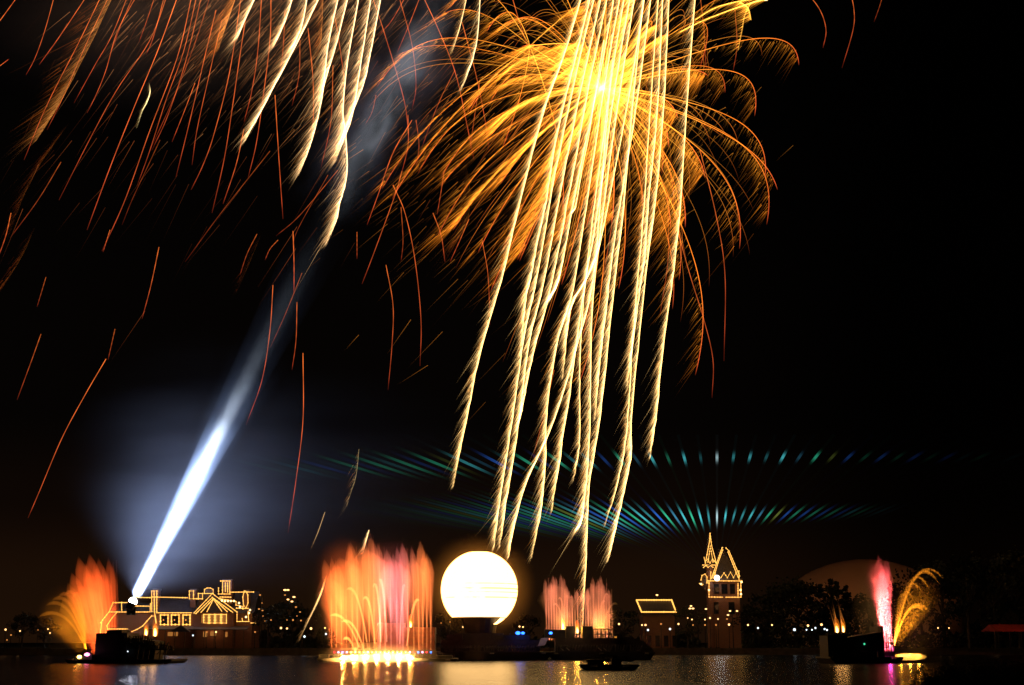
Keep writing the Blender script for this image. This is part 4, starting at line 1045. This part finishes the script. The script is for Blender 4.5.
# ---- faint sparks nobody could count, between the comets
def faint(label, cx, cy, sx_, sy_, k, Y, col, lmin, lmax, dirv, parent_name='faint_sparks'):
    xs = rng.normal(cx, sx_, k); ys = rng.normal(cy, sy_, k)
    st = np.array([list(P(x, y, Y + rng.uniform(-15, 15))) for x, y in zip(xs, ys)])
    dd = np.array([dirv]) + rng.normal(0, .10, (k, 3))
    o = mesh_np(parent_name, [hairs_np(st, dd, rng.uniform(lmin, lmax, k), np.full(k, .045), np.array([col])*(.1+rng.random((k, 1))**2.5), .3)])
    tag(o, label, 'sparks', kind='stuff')
faint('faint brown sparks blown between the pale comets at upper left', 270, 25, 75, 42, 900, 235, (.22, .09, .03), 3, 11, (-.62, 0, -.78))
faint('dull red sparks scattered thinly over the upper left sky', 170, 120, 110, 85, 110, 235, (.11, .025, .006), 5, 14, (-.5, 0, -.86))
faint('dim amber sparks blown left from the gold burst', 500, 130, 70, 75, 800, 268, (.28, .09, .01), 3, 11, (-.68, 0, -.66))
faint('dim amber sparks over the right half of the gold burst', 660, 110, 45, 60, 450, 268, (.34, .12, .014), 2, 6, (-.68, 0, -.6))

# ---- thin ember streaks
EMB = [  # points, brightness
 ([(-4,26),(15,0),(22,-10)],1), ([(-3,68),(9,59)],1.1), ([(56,-10),(45,30),(35,58),(26,75)],.8), ([(92,-12),(62,33),(39,65)],1),
 ([(104,-10),(80,40),(47,105),(24,160)],1.1), ([(112,-10),(88,40),(64,95),(47,130)],.8), ([(130,-10),(112,35),(95,65),(74,103)],.9), ([(140,-10),(118,30),(106,70),(96,95),(87,113)],.9), ([(136,-10),(122,22),(112,50)],.7),
 ([(157,-10),(147,20),(139,42)],.7), ([(166,-10),(154,35),(146,55)],1), ([(169,-10),(150,40),(118,88),(92,135),(59,200)],.95), ([(180,-10),(158,50),(135,105),(111,165),(87,230)],1.5),
 ([(193,-10),(178,55),(150,130),(125,200),(102,251)],1.05), ([(198,-10),(184,50),(166,100),(150,150),(137,186)],.8), ([(203,-10),(186,60),(168,115),(152,150)],.7), ([(216,10),(204,60),(190,120),(176,177)],1),
 ([(212,-10),(196,40),(175,95),(150,150)],.5), ([(195,83),(184,112),(172,142)],.9), ([(242,-10),(230,70),(214,134),(203,165),(191,190)],.95), ([(247,10),(240,55),(232,110),(224,160),(212,213)],.9),
 ([(222,20),(208,80),(197,130),(192,165)],.8), ([(262,-10),(258,49),(252,90),(244,122)],.9), ([(271,-10),(270,40),(262,105),(256,145),(248,178)],1.1), ([(285,10),(283,50),(279,78)],.7),
 ([(308,28),(313,80),(313,125),(309,150)],.9), ([(300,40),(299,75),(292,106)],.6), ([(334,10),(342,62),(345,90)],.8), ([(333,65),(331,120),(321,168)],.7), ([(275,95),(279,160),(283,219)],.95),
 ([(244,129),(236,165),(223,204)],1), ([(270,151),(221,213),(185,262)],.3), ([(338,170),(300,215),(276,236)],.4), ([(328,175),(300,225),(292,245)],.25), ([(257,234),(247,254),(240,275)],.5), ([(278,240),(270,249),(265,260)],.6),
 ([(293,231),(294,262),(294,294)],1), ([(357,232),(357,259)],.6), ([(412,120),(393,153),(378,195),(367,225)],1.1), ([(402,171),(395,195),(375,250),(362,284)],.8), ([(393,185),(405,213),(415,260),(421,320),(420,366)],.9),
 ([(401,207),(403,240),(401,262)],.4), ([(408,115),(408,145),(402,172)],.7), ([(416,120),(419,145),(416,170)],.5), ([(444,172),(441,192),(437,215)],.7), ([(433,213),(441,235),(445,262)],.8), ([(469,219),(460,240),(450,262)],.8),
 ([(482,240),(488,275),(490,325)],.7), ([(386,265),(393,305),(392,345),(388,390)],.8), ([(370,-10),(385,35),(404,100),(409,140)],.9), ([(420,-10),(440,33),(456,75),(467,125),(474,160)],1.1),
 ([(400,0),(412,45),(416,85),(412,110)],.7), ([(422,-8),(409,25),(397,53)],.8), ([(408,-8),(392,20),(378,36)],.7), ([(510,-10),(522,30),(535,67)],.9), ([(462,22),(476,75),(485,120),(489,150)],.8), ([(455,70),(440,100),(430,125),(421,150)],.5), ([(480,80),(474,120),(470,150)],.5),
 ([(376,95),(372,112),(365,125)],.4), ([(159,247),(151,285),(142,319)],.85), ([(46,277),(37,307)],.45), ([(41,334),(31,362),(17,400)],.6), ([(115,329),(108,360)],.45), ([(106,359),(85,395),(62,438),(40,490),(28,518)],1),
 ([(273,285),(270,330),(262,380),(246,425)],.8), ([(302,273),(285,315),(270,348)],.35), ([(297,302),(296,340),(292,370)],.65), ([(303,353),(303,420),(296,480),(288,533)],.95), ([(11,213),(6,235),(-2,258)],.9), ([(110,230),(103,252)],.8),
 ([(61,162),(38,200),(10,238)],.4), ([(160,140),(146,170),(132,200),(122,225)],.25), ([(805,-10),(820,10),(826,30),(823,48)],.9), ([(850,-10),(854,10),(853,30),(842,68)],.8), ([(884,-10),(880,5),(874,22)],.4), 
 ([(677,228),(690,275),(704,320),(713,360),(712,398)],.8), ([(700,150),(716,215),(725,275),(724,361)],.8), ([(614,175),(613,215),(606,260),(600,292)],.7), ([(554,370),(545,410),(533,458)],.6), ([(575,290),(568,330),(562,365)],.5), ([(668,210),(668,260),(660,315)],.6),
 ([(700,-5),(704,30),(706,70)],.6), ([(735,10),(737,45),(733,72)],.6)]
def ember_zone(x, y):
    if x > 780: return 'in the black sky at upper right'
    if x > 495: return 'right of or below the burst heart'
    if y < 120 and x < 160: return 'in the upper left corner'
    if y < 120 and x < 260: return 'in the dense upper left rain'
    if y < 120 and x < 360: return 'among the pale comets at upper left'
    if y < 150: return 'crossing the gold burst on its left'
    if x < 180: return 'low in the left sky'
    if x < 345: return 'around the searchlight beam end'
    return 'between beam and falling comets'
byz = {}
for pts, b in EMB:
    m_ = pts[len(pts)//2]
    byz.setdefault(ember_zone(*m_), []).append((m_[0], pts, b))
k = 0
for z, ls in byz.items():
    ls.sort(key=lambda q: q[0])
    for i, (_, pts, b) in enumerate(ls):
        Y = 215 + (k*13) % 40; k += 1
        p = path_resample([P(x, y, Y) for x, y in pts], 24); s = np.linspace(0, 1, 24)
        f = np.clip((1-s)/.12, .15, 1)*(.75+.25*np.sin(s*37+k)) * (1-.45*s)
        c = np.array([.85, .16, .025])[None]*(1-s)[:, None] + np.array([.62, .065, .022])[None]*s[:, None]
        o = mesh_np('ember_trail', [tube_np(p, np.full(24, .06), c*f[:, None]*b*.8, 4)])
        look = 'faint' if b < .55 else ('bright' if b > 1.05 else 'thin')
        lab = f'{look} ember streak {z}, {ordinal(i)} from left' if len(ls) > 1 else f'{look} ember streak {z}'
        tag(o, lab, 'ember streak', 'red orange ember streaks')

# ---- the golden burst
def burst():
    Y0 = 272.0
    C0 = np.array(P(602, 88, Y0)); C1 = np.array(P(530, 46, Y0-4)); 
    t = thing('firework_burst', Vector(C0), 'huge golden firework burst of arching spark trails at top centre', 'firework')
    g = np.array([-4.5, 0, -11.5])
    N = 98
    gi = (1+5**.5)/2
    for k in range(N):
        src = C0
        z = 1 - 2*(k+.5)/N; a = 2*math.pi*k/gi
        d = np.array([math.sqrt(1-z*z)*math.cos(a), math.sqrt(1-z*z)*math.sin(a), z])
        d = d + rng.normal(0, .10, 3); d /= np.linalg.norm(d)
        v = d*rng.uniform(24, 47) + np.array([1.5, 0, 3]); kd = 1.25; T = rng.uniform(1.2, 2.3)
        thin = (k % 3 != 0)
        if thin: T = rng.uniform(1.8, 3.1); v = d*rng.uniform(40, 67) + np.array([3, 0, 2])
        if k % 9 == 4: src = C1; v = v*.75; T *= .8
        n = 44; tt = np.linspace(0, T, n)[:, None]
        e1 = (1-np.exp(-kd*tt))/kd
        p = src + v*e1 + (g/kd)*(tt - e1)
        s = tt[:, 0]/T
        vel = v*np.exp(-kd*tt) + (g/kd)*(1-np.exp(-kd*tt))
        # colour: yellow near the heart, orange, red at the tip
        c = (np.array([1.0, .42, .04])[None]*(np.clip(1-s*3.2, 0, 1)*np.clip(.35+s*9, 0, 1))[:, None] + np.array([.85, .19, .014])[None]*np.clip(1-abs(s-.4)*2.2, 0, 1)[:, None] + np.array([.60, .075, .018])[None]*np.clip((s-.35)*1.5, 0, 1)[:, None])
        br = np.clip((1-s)/.10, .0, 1)
        if thin:
            parts = [tube_np(p, np.full(n, .07), c*br[:, None]*rng.uniform(.6, 1.15), 4)]; kk = 150; hl = 2.4; hb = .42
        else:
            parts = [tube_np(p, np.full(n, .08), c*br[:, None]*1.2, 4)]; kk = 620; hl = 3.3; hb = .50
        u = rng.random(kk)**.9*.93; i = (u*(n-1)).astype(int)
        st = p[i] + rng.normal(0, .12, (kk, 3))
        vd = vel[i]/(np.linalg.norm(vel[i], axis=1)[:, None]+1e-9)
        dd = np.array([-.72, 0, -.62])[None] + vd*.35 + rng.normal(0, .08, (kk, 3))
        ln = hl*rng.gamma(2.2, .45, kk)*(.5+.9*u)
        cc = (np.array([1.2, .48, .04])[None]*(1-u)[:, None] + np.array([.9, .22, .012])[None]*u[:, None])*(.12+rng.random(kk)**2.2*1.1)[:, None]*hb
        st = st + dd*(rng.random(kk)*ln*.5)[:, None]
        parts.append(hairs_np(st, dd, ln, np.full(kk, .05), cc))
        mesh_np('spark_trail', parts, t)
    # the many finer trails between them
    parts = []
    for k in range(230):
        d = rng.normal(0, 1, 3); d /= np.linalg.norm(d)
        v = d*rng.uniform(20, 60) + np.array([1.5, 0, 2]); T = rng.uniform(1.0, 2.8); n = 30; kd = 1.25
        tt = np.linspace(0, T, n)[:, None]; e1 = (1-np.exp(-kd*tt))/kd
        p = C0 + v*e1 + (g/kd)*(tt-e1); s = tt[:, 0]/T
        c = np.array([.62, .25, .022])[None]*(1-s)[:, None]**1.3 + np.array([.42, .075, .012])[None]*s[:, None]
        c = c*np.clip((1-s)/.25, 0, 1)[:, None]*rng.uniform(.3, 1)
        parts.append(tube_np(p, np.full(n, .045), c, 3))
    ft_ = mesh_np('fine_trails', parts, t); ft_['kind'] = 'stuff'
    # the heart
    MB().ball(C0, .38, 12, 8).build('burst_core', M['goldhot'], t)
    kk = 900
    dd = rng.normal(0, 1, (kk, 3)); ln = rng.gamma(2, 2.2, kk)
    st = np.tile(C0, (kk, 1))
    hs = mesh_np('inner_sparks', [hairs_np(st, dd, ln, np.full(kk, .07), np.array([[.8, .34, .03]])*rng.uniform(.1, .5, (kk, 1)))], t)
    hs['kind'] = 'stuff'
    lamp('burst_light', 'POINT', C0, 3e3, (1, .55, .2), t, shadow_soft_size=4)
burst()
# the added lamps for the brown smoke are set with the pale comets
def burst_right():
    # bright spark at the top right edge of the burst, and its side trails
    Y = 262.0
    c = P(766, -2, Y)
    t = thing('bright_star', c, 'bright yellow star shell at the top edge right of the gold burst', 'firework')
    MB().ball(c, .55, 10, 8).build('star_core', M['goldhot'], t)
    for pts, b in (([(766,-2),(745,5),(725,12),(700,22),(680,32)],1.0), ([(766,-2),(740,1),(715,8),(695,20)],.8), ([(766,0),(752,3),(745,15),(742,30),(738,50)],.4), ([(740,2),(748,8),(751,20)],.7)):
        p = path_resample([P(x, y, Y) for x, y in pts], 24); s = np.linspace(0, 1, 24)
        k = 160; u = rng.random(k); i = (u*23).astype(int)
        dd = np.array([[-.8, 0, -.45]]) + rng.normal(0, .12, (k, 3))
        mesh_np('spark_trail', [tube_np(p, np.full(24, .10), np.array([[1.8, .8, .1]])*b*(1-.6*s)[:, None], 4),
                hairs_np(p[i], dd, rng.gamma(2, 1.2, k), np.full(k, .05), np.array([[.9, .33, .03]])*rng.uniform(.2, .8, (k, 1))*b)], t)
burst_right()

# ------------------------------------------------------------------ laser fan from the tower
def lasers():
    O = LASER - Vector((0, .4, 0)); Y = O.y
    t = thing('laser_fan', O, 'fan of coloured laser beams spreading up from the lit tower, bright in two smoke bands', 'laser beams')
    CY = {'c': (.08, .62, .68), 'b': (.03, .16, .70), 'g': (.04, .60, .34), 'r': (.04, .30, .34), 'y': (.26, .34, .06), 'p': (.05, .26, .42), 'w': (.5, .75, .8)}
    seq = 'gbpgbygbrcgbrwcbgbrcw'
    right = 'wcgrcpgybgbgbg'
    for k in range(-42, 20):
        x1 = 717 + 8.3*k
        if k < -2: ch = 'gcbgcygbrcgb'[(-k) % 12] if k % 5 else 'gp'[(k//5) % 2]
        elif k <= 2: ch = 'crwcr'[k+2]
        else: ch = 'cgrcpgybgbgbgb'[(k-1) % 14]
        col = np.array(CY[ch])
        dx, dy = x1-717, 517-578
        fall = math.exp(-(max(0, -k)/16)**2.0) if k < 0 else math.exp(-(k/7.0)**1.8)
        # visible length in rows: two smoke bands
        n = 60; q = np.linspace(.12, 2.35, n)     # multiple of the lower band's height
        rows = 578 + dy*q
        spread = 1 + min(1.2, abs(min(k, 0))*.07)
        lo = np.exp(-((rows - (517 + .05*max(0, -k)))/(5.5*spread))**2) * 1.0
        hi = np.exp(-((rows - (457.5 + .38*max(0, -k)))/(3.4*spread))**2) * (.5 if abs(k) < 7 else .55)
        if k > 0: lo = np.exp(-((rows - (516.5-.3*k))/(4.6))**2); hi = np.exp(-((rows-457)/3.2)**2)*(.8 if k < 8 else .35)
        inten = (lo*fall*1.5 + hi*fall*1.5*(1.0 if k % 2 == 0 else .3) + .003*fall)*.34
        p = np.array([list(P(717+dx*a, 578+dy*a, Y-.3)) for a in q])
        rr = .09 + .10*q
        mesh_np('laser_beam', [tube_np(p, rr, col[None]*inten[:, None], 8)], t)
lasers()

# ------------------------------------------------------------------ the other fountains
def fountain_left():
    wl = 663.5; Y = depth_of_water(wl)
    t, X, Z, zd = barge('firing_barge', 'black barge with container and firing racks in front of the left orange fountain', 66, 172, wl, Y, 659.5, 7)
    MB().box(X(90.5), X(122), Y+1.5, Y+6, zd, Z(633)).build('container', M['box'], t)
    MB().box(X(100), X(115), Y+2, Y+5, Z(633), Z(629.8)).build('roof_unit', M['steel'], t)
    MB().prism([(X(122), zd), (X(150), zd), (X(150), Z(641)), (X(122), Z(637))], Y+1.8, Y+5.5).build('sloped_house', M['box'], t)
    r_ = random.Random(11)
    for i in range(11):
        mortar_rack(t, X(122+i*4.2), Y+.6+(i % 3)*.5, Z(640)-.3 if i < 6 else zd+.9, 3, r_.uniform(-.6, .6), r_.uniform(.5, .9), .07)
    for i in range(6):
        x = X(136+i*5.6)
        MB().tube([(x, Y+.5, zd), (x+.15, Y+.5, zd+1.4)], .07, 6).tube([(x-.25, Y+.5, zd+.5), (x+.4, Y+.5, zd+1.2)], .04, 5).build('rack_strut', M['tube'], t)
    MB().box(X(72), X(78), Y+.8, Y+2, zd, Z(657)).box(X(81), X(90), Y+.8, Y+2.5, zd, Z(655)).build('equipment_case', M['steel'], t)
    MB().tube([(X(87.3), Y+1, zd), (X(87.3), Y+1, Z(646.5))], .04, 6).build('mast', M['steel'], t)
    MB().ball((X(124), Y+1.4, Z(651.5)), .07, 6, 5).build('pilot_lamp', M['cool'], t)
    MB().ball((X(85.5), Y+.6, Z(654.5)), .2, 8, 6, (1.4, 1, .8)).build('foot_lamp', M['pinkl'], t)
    MB().ball((X(78), Y+.6, Z(657)), .2, 8, 6, (1.2, 1, .9)).build('foot_lamp', M['yell'], t)
    ft = thing('fountain', (X(95), Y+7.5, 0.3), 'leftmost fountain, deep orange plume with yellow arcs leaning left', 'fountain')
    Yf = Y + 7.5
    X = lambda px, py=645: P(px, py, Yf).x
    Z = lambda py: P(512, py, Yf).z
    b = Z(656)
    for (xb, xt, tp, w) in ((100, 81, 556, .75), (103, 88, 562, .6), (106, 92, 553, .75), (108, 97, 561, .55), (111, 101, 557, .6), (113, 106, 565, .5), (116, 111, 557, .5), (117, 115, 562, .35), (97, 74, 572, .7), (94, 70, 582, .6)):
        plume(ft, X(xb), X(xt, tp), Yf, b, Z(tp), w, .11, drift=-.3)
    for (xb, xt, tp) in ((106, 104, 575), (109, 108, 570), (112, 111, 566), (114.5, 114, 562), (117, 117, 560), (103, 99, 580)):
        jet(ft, [(X(xb), Yf-.3, b), (X((xb+xt)/2), Yf-.3, Z(610)), (X(xt, tp), Yf-.3, Z(tp))], [.07, .09, .03], .4)
    plume(ft, X(98), X(72), Yf+.5, b, Z(585), 2.0, .03, drift=-.5, name='mist')
    mist_ball(ft, (X(64), Yf, Z(624)), (3.4, 2.2, 4.6), .12)
    for (x1, y1, ap) in ((48, 606, 603), (54, 601, 598), (60, 598, 594), (66, 597, 592), (74, 600, 594), (40, 618, 613)):
        arc(ft, (X(89), Z(650)), (X(x1, y1), Z(y1)), Z(ap), Yf-.8, .09, .26, .28)
    strip(ft, X(92), X(119), Yf, b-.4, 1.8, 3300, (1, .095, .015), 40, -.24)
    lamp('fountain_lights', 'SPOT', (X(89), Yf-.8, Z(657)), 15000, (1, .27, .01), ft, aim=(X(58), Yf-.4, Z(600)), spot_size=1.1, spot_blend=.8, shadow_soft_size=.3)
    lamp('fountain_lights', 'POINT', (X(86), Yf-3, Z(655)), 60, (1, .4, .05), ft, shadow_soft_size=.2)
    flame('left of the two flames on the left firing barge', 145.7, 635.5, Y+2.5, .95, .22)
    flame('right of the two flames on the left firing barge', 154.8, 636, Y+2.5, 1.15, .28)
fountain_left()

def fountain_pink():
    Y = depth_of_water(660) + 1
    t, X, Z, zd = barge('pyrotechnic_barge', 'long black barge with lattice racks under the narrow pink fountain', 548, 655, 660, Y, 652, 9)
    MB().box(X(556), X(618), Y+1, Y+7, zd, Z(638)).build('deck_house', M['box'], t)
    for a, b_ in ((566.5, 575), (583, 593.5)): MB().box(X(a), X(b_), Y+1.2, Y+3, Z(638), Z(626)).build('tower_box', M['steel'], t)
    MB().box(X(545), X(566), Y+1.4, Y+4, Z(638), Z(629.5)).build('equipment_case', M['steel'], t)
    MB().prism([(X(618), zd), (X(655), zd), (X(655), Z(650)), (X(645), Z(641)), (X(630), Z(637)), (X(618), Z(636))], Y+1.6, Y+6).build('sloped_house', M['box'], t)
    fr = MB()
    for px in range(594, 618, 4):
        fr.tube([(X(px), Y+.8, Z(640)), (X(px), Y+.8, Z(629))], .05, 5)
    fr.tube([(X(594), Y+.8, Z(629)), (X(616), Y+.8, Z(629))], .06, 5).tube([(X(594), Y+.8, Z(634)), (X(616), Y+.8, Z(634))], .05, 5)
    fr.build('lattice_frame', M['steel'], t)
    for i in range(6): mortar_rack(t, X(556+i*15), Y+.5, zd, 5, .6, .9)
    for i, px in enumerate((560, 566, 598, 603)):
        MB().add([(X(px), Y+.4, Z(648)), (X(px+3.5), Y+.4, Z(651)), (X(px+3.8), Y+.4, Z(650)), (X(px+.4), Y+.4, Z(647))], [(0, 1, 2, 3)]).build('rail_cover', M['panel'], t)
    ft = thing('fountain', (X(578), Y+6, Z(638)), 'narrow fountain of upright pink jets right of the globe', 'fountain')
    Yf = Y + 7.2
    X = lambda px, py=645: P(px, py, Yf).x
    Z = lambda py: P(512, py, Yf).z
    tops = [578, 575, 580, 574, 576, 581, 573, 576, 584, 588, 594, 585, 589, 583, 590, 585, 587, 580, 576, 583, 578, 574, 582, 575, 588, 586]
    xs = np.linspace(546.5, 612.5, len(tops)); b = Z(640)
    for i, (x, tp) in enumerate(zip(xs, tops)):
        jet(ft, [(X(x), Yf, b), (X(x-.2), Yf, Z((640+tp)/2)), (X(x-.8, tp), Yf, Z(tp+3))], [.08, .1, .05], .5)
        if i % 2 == 0 or i in (3, 7, 21): plume(ft, X(x), X(x-.6, tp), Yf+.1, Z(622), Z(tp), .30, .16, drift=-.12)
    plume(ft, X(560), X(556), Yf+.5, b, Z(583), 1.9, .022, drift=-.6, name='mist'); plume(ft, X(598), X(597), Yf+.5, b, Z(583), 1.6, .022, drift=-.3, name='mist')
    for (x0, x1, y1, ap) in ((600, 608, 596, 594), (598, 605, 603, 601), (602, 618, 605, 603.5), (566, 558, 600, 598), (564, 553, 606, 604)):
        arc(ft, (X(x0), Z(630)), (X(x1, y1), Z(y1)), Z(ap), Yf-.6, .07, .18, .5)
    strip(ft, X(546), X(579), Yf, b-.2, 1.2, 950, (1, .20, .11), 18)
    strip(ft, X(579), X(613), Yf, b-.2, 1.2, 950, (1, .20, .11), 18)
    mist_ball(ft, (X(563), Yf, Z(617)), (1.5, 1.0, 2.2), .35); mist_ball(ft, (X(601), Yf, Z(617)), (2.4, 1.0, 2.2), .35)
    for px, e in ((563, 900), (577, 400), (596, 600), (604, 600)):
        lamp('foot_light', 'POINT', (X(px), Yf-.5, Z(628)), e, (1, .42, .04), ft, shadow_soft_size=.2)
    flame('flame at the left foot of the pink fountain', 562.8, 629, Y+4.5, 1.2, .25, light=25)
    flame('flame at the middle foot of the pink fountain', 577.3, 633, Y+.6, 1.0, .22, light=25)
fountain_pink()

def raft():
    wl = 670.5; Y = depth_of_water(wl)
    t, X, Z, zd = barge('work_raft', 'small black raft cluttered with gear, nearest in the middle of the water', 580, 639, wl, Y, 664.5, 3.2, 'raft')
    r_ = random.Random(2)
    MB().box(X(588), X(604), Y+.6, Y+2.2, zd, Z(659.5)).box(X(612), X(622), Y+.6, Y+2.2, zd, Z(658)).build('equipment_case', M['box'], t)
    for i in range(7):
        x = X(587+i*7); mortar_rack(t, x, Y+1+.3*(i % 2), zd+.2, 2, r_.uniform(-.9, .9), r_.uniform(.3, .6), .04)
    for i in range(5):
        x = X(590+i*9.5)
        MB().tube([(x, Y+1.4, zd), (x+r_.uniform(-.3, .3), Y+1.4, Z(654+r_.random()*4))], .03, 5).build('mast', M['steel'], t)
raft()

def barge_right():
    wl = 663.5; Y = depth_of_water(wl)
    t, X, Z, zd = barge('fountain_barge', 'black barge with slanting roof at the foot of the magenta fountain on the right', 830, 903, wl, Y, 657, 7)
    MB().prism([(X(851), zd), (X(885), zd), (X(885), Z(632)), (X(851), Z(637.5))], Y+1, Y+5.5).build('sloped_house', M['box'], t)
    MB().box(X(885), X(887), Y+.9, Y+5.6, zd, Z(626)).build('end_screen', M['box'], t)
    MB().box(X(831), X(851), Y+1.2, Y+5, zd, Z(635.5)).build('rack_house', M['box'], t)
    r_ = random.Random(4)
    for i in range(5): mortar_rack(t, X(832+i*4), Y+1.5+(i % 2)*.5, Z(636.5), 3, .5, r_.uniform(.35, .6), .05)
    MB().ball((X(867), Y+.9, Z(644)), .1, 6, 5).build('pilot_lamp', M['green'], t)
    MB().box(X(888), X(898), Y+1.2, Y+3, zd, Z(652)).build('nozzle_box', M['steel'], t)
    mb = MB()
    for i in range(4): mb.tube([(X(889.5+i*2.4), Y+1.1, Z(652)), (X(889.5+i*2.4), Y+1.1, Z(643))], .05, 5)
    mb.tube([(X(888), Y+1.1, Z(643)), (X(898.5), Y+1.1, Z(643))], .05, 5).build('nozzle_frame', M['steel'], t)
    ft = thing('fountain', (X(893), Y+3, Z(652)), 'rightmost fountain, red and magenta column with yellow arcs leaning right', 'fountain')
    Yf = Y + 2.2
    b = Z(652)
    for (xb, xt, tp, w) in ((889, 885, 553, .55), (891, 888, 562, .5), (895, 893, 557, .5), (896, 894.5, 566, .3), (887, 881, 575, .65), (886, 878, 590, .6)):
        plume(ft, X(xb), X(xt, tp), Yf, b, Z(tp), w, .15, drift=-.1)
    for (xb, xt, tp) in ((889, 886, 556), (891.5, 889.5, 570), (893.5, 892, 566), (895.5, 893.5, 560), (897.5, 897, 580)):
        jet(ft, [(X(xb), Yf-.3, b), (X((xb+xt)/2), Yf-.3, Z(605)), (X(xt, tp), Yf-.3, Z(tp))], [.09, .11, .03], .6)
    plume(ft, X(887), X(879, 570), Yf+.5, Z(650), Z(570), 1.0, .05, drift=-.4, name='mist')
    for (x1, y1, ap, yy) in ((950, 579, 568, 0), (945, 584, 571, .2), (941, 578, 570, .4), (918, 600, 591, .3), (914, 603, 593, .1), (936, 614, 604, .2), (930, 612, 606, .4), (936, 590, 576, 0), (926, 592, 583, .5)):
        arc(ft, (X(899), Z(645)), (X(x1, y1), Z(y1)), Z(ap), Yf-.3-yy, .09, .18, .4, name='arcing_jet')
    mist_ball(ft, (X(927), Yf, Z(618)), (3.4, 1.6, 4.8), .08)
    mist_ball(ft, (X(880), Yf, Z(606)), (2.3, 1.8, 5.2), .42)
    MB().ball((X(914), Yf-.4, Z(657)), 1.0, 20, 10, (1.8, .8, .36)).build('foot_spray', spray(.6), ft)
    strip(ft, X(885), X(899), Yf, b+.15, 1.4, 1900, (1, .10, .08), 20, -.05)
    strip(ft, X(888), X(898), Yf-.2, b+.1, .8, 260, (1, .06, .14), 12, 0)
    lamp('fountain_lights', 'POINT', (X(893), Yf-.9, Z(649)), 220, (1, .06, .45), ft, shadow_soft_size=.15)
    lamp('fountain_lights', 'SPOT', (X(899.5), Yf-.5, Z(650)), 42000, (1, .28, .01), ft, aim=(X(930), Yf-.5, Z(580)), spot_size=.8, spot_blend=.8, shadow_soft_size=.2)
    for px in (905, 914, 923): lamp('foot_light', 'POINT', (X(px), Yf-.5, Z(655.5)), 150, (1, .42, .04), ft, shadow_soft_size=.15)
    f1 = flame('left of the two flames on the right barge', 837, 632.5, Y+2.5, .95, .25, light=30)
    f2 = flame('right of the two flames on the right barge', 843.3, 632, Y+2.5, .9, .2, light=30)
    # thin sparks thrown up
    for f_, x in ((f1, 835), (f2, 842)):
        kk = 9
        st = np.array([list(P(x+rng.uniform(-1, 2), 626+rng.uniform(-8, 3), Y+2.5)) for _ in range(kk)])
        dd = np.array([[-.22, 0, 1]]) + rng.normal(0, .06, (kk, 3))
        mesh_np('rising_sparks', [hairs_np(st, dd, rng.uniform(.6, 2.2, kk), np.full(kk, .045), np.array([[.3, .09, .015]])*rng.uniform(.2, .7, (kk, 1)))], f_)
barge_right()

# the small fire on the deck of the big fountain barge
flame('small flame at the right of the big fountain above its container', 410.5, 627, depth_of_water(661.5)+4.5, .9, .22, light=20)

# ------------------------------------------------------------------ foreground bank at lower right
def shrub(px, py_top, Y, w, label, seed):
    r = random.Random(seed)
    b = P(px, 640, Y); h = max(.5, P(px, py_top, Y).z + .3)
    t = thing('shrub', (b.x, Y, -.3), label, 'shrub', 'dark shrubs on the near bank')
    mb = MB(); st = MB()
    for i in range(60):
        a = r.uniform(0, 6.28); rad = r.uniform(0, w*1.25); z = -.3 + h*r.uniform(.2, .95)*(1-.55*(rad/w)**2)
        c0 = Vector((b.x+math.cos(a)*rad, Y+math.sin(a)*rad*.6, z))
        if i % 4 == 0: st.tube([(b.x, Y, -.3), ((b.x+c0.x)/2, (Y+c0.y)/2, z*.6), c0], [.03, .02, .008], 4)
        for k in range(40):
            c = c0 + Vector((r.gauss(0, .25), r.gauss(0, .22), r.gauss(0, .10)))
            u = Vector((r.gauss(0, 1), r.gauss(0, 1), r.gauss(0, 1))).normalized(); w2 = u.orthogonal().normalized(); q = .05
            mb.add([c-u*q, c+w2*q*.6, c+u*q, c-w2*q*.6], [(0, 1, 2, 3)])
    mb.build('foliage', M['leaf'], t); st.build('stem', M['bark'], t)
bank = MB()
v = []; m1, m2 = 12, 5
for j in range(m2):
    for i in range(m1):
        px = 905 + (1120-905)*i/(m1-1); Y = 34 + 26*j/(m2-1)
        e = min(1, i/3)*math.sin(math.pi*j/(m2-1))
        v.append((P(px, 650, Y).x, Y, -.5 + .75*e + (random.uniform(-.05, .08) if e > 0 else 0)))
bank.add(v, [(j*m1+i, j*m1+i+1, (j+1)*m1+i+1, (j+1)*m1+i) for j in range(m2-1) for i in range(m1-1)])
tag(bank.build('near_bank', M['ground']), kind='structure')
for i, (px, tp, Y, w, l) in enumerate(((925, 668, 52, .8, 'lowest dark shrub at the left tip of the near bank'), (945, 663, 54, 1.0, 'dark shrub second from the left on the near bank'), (968, 660, 54, 1.1, 'dark shrub in the middle of the near bank'),
        (992, 658, 52, 1.2, 'dark shrub second from the right on the near bank'), (1016, 656, 52, 1.2, 'dark shrub at the right edge on the near bank'))):
    shrub(px, tp, Y, w, l, 20+i)
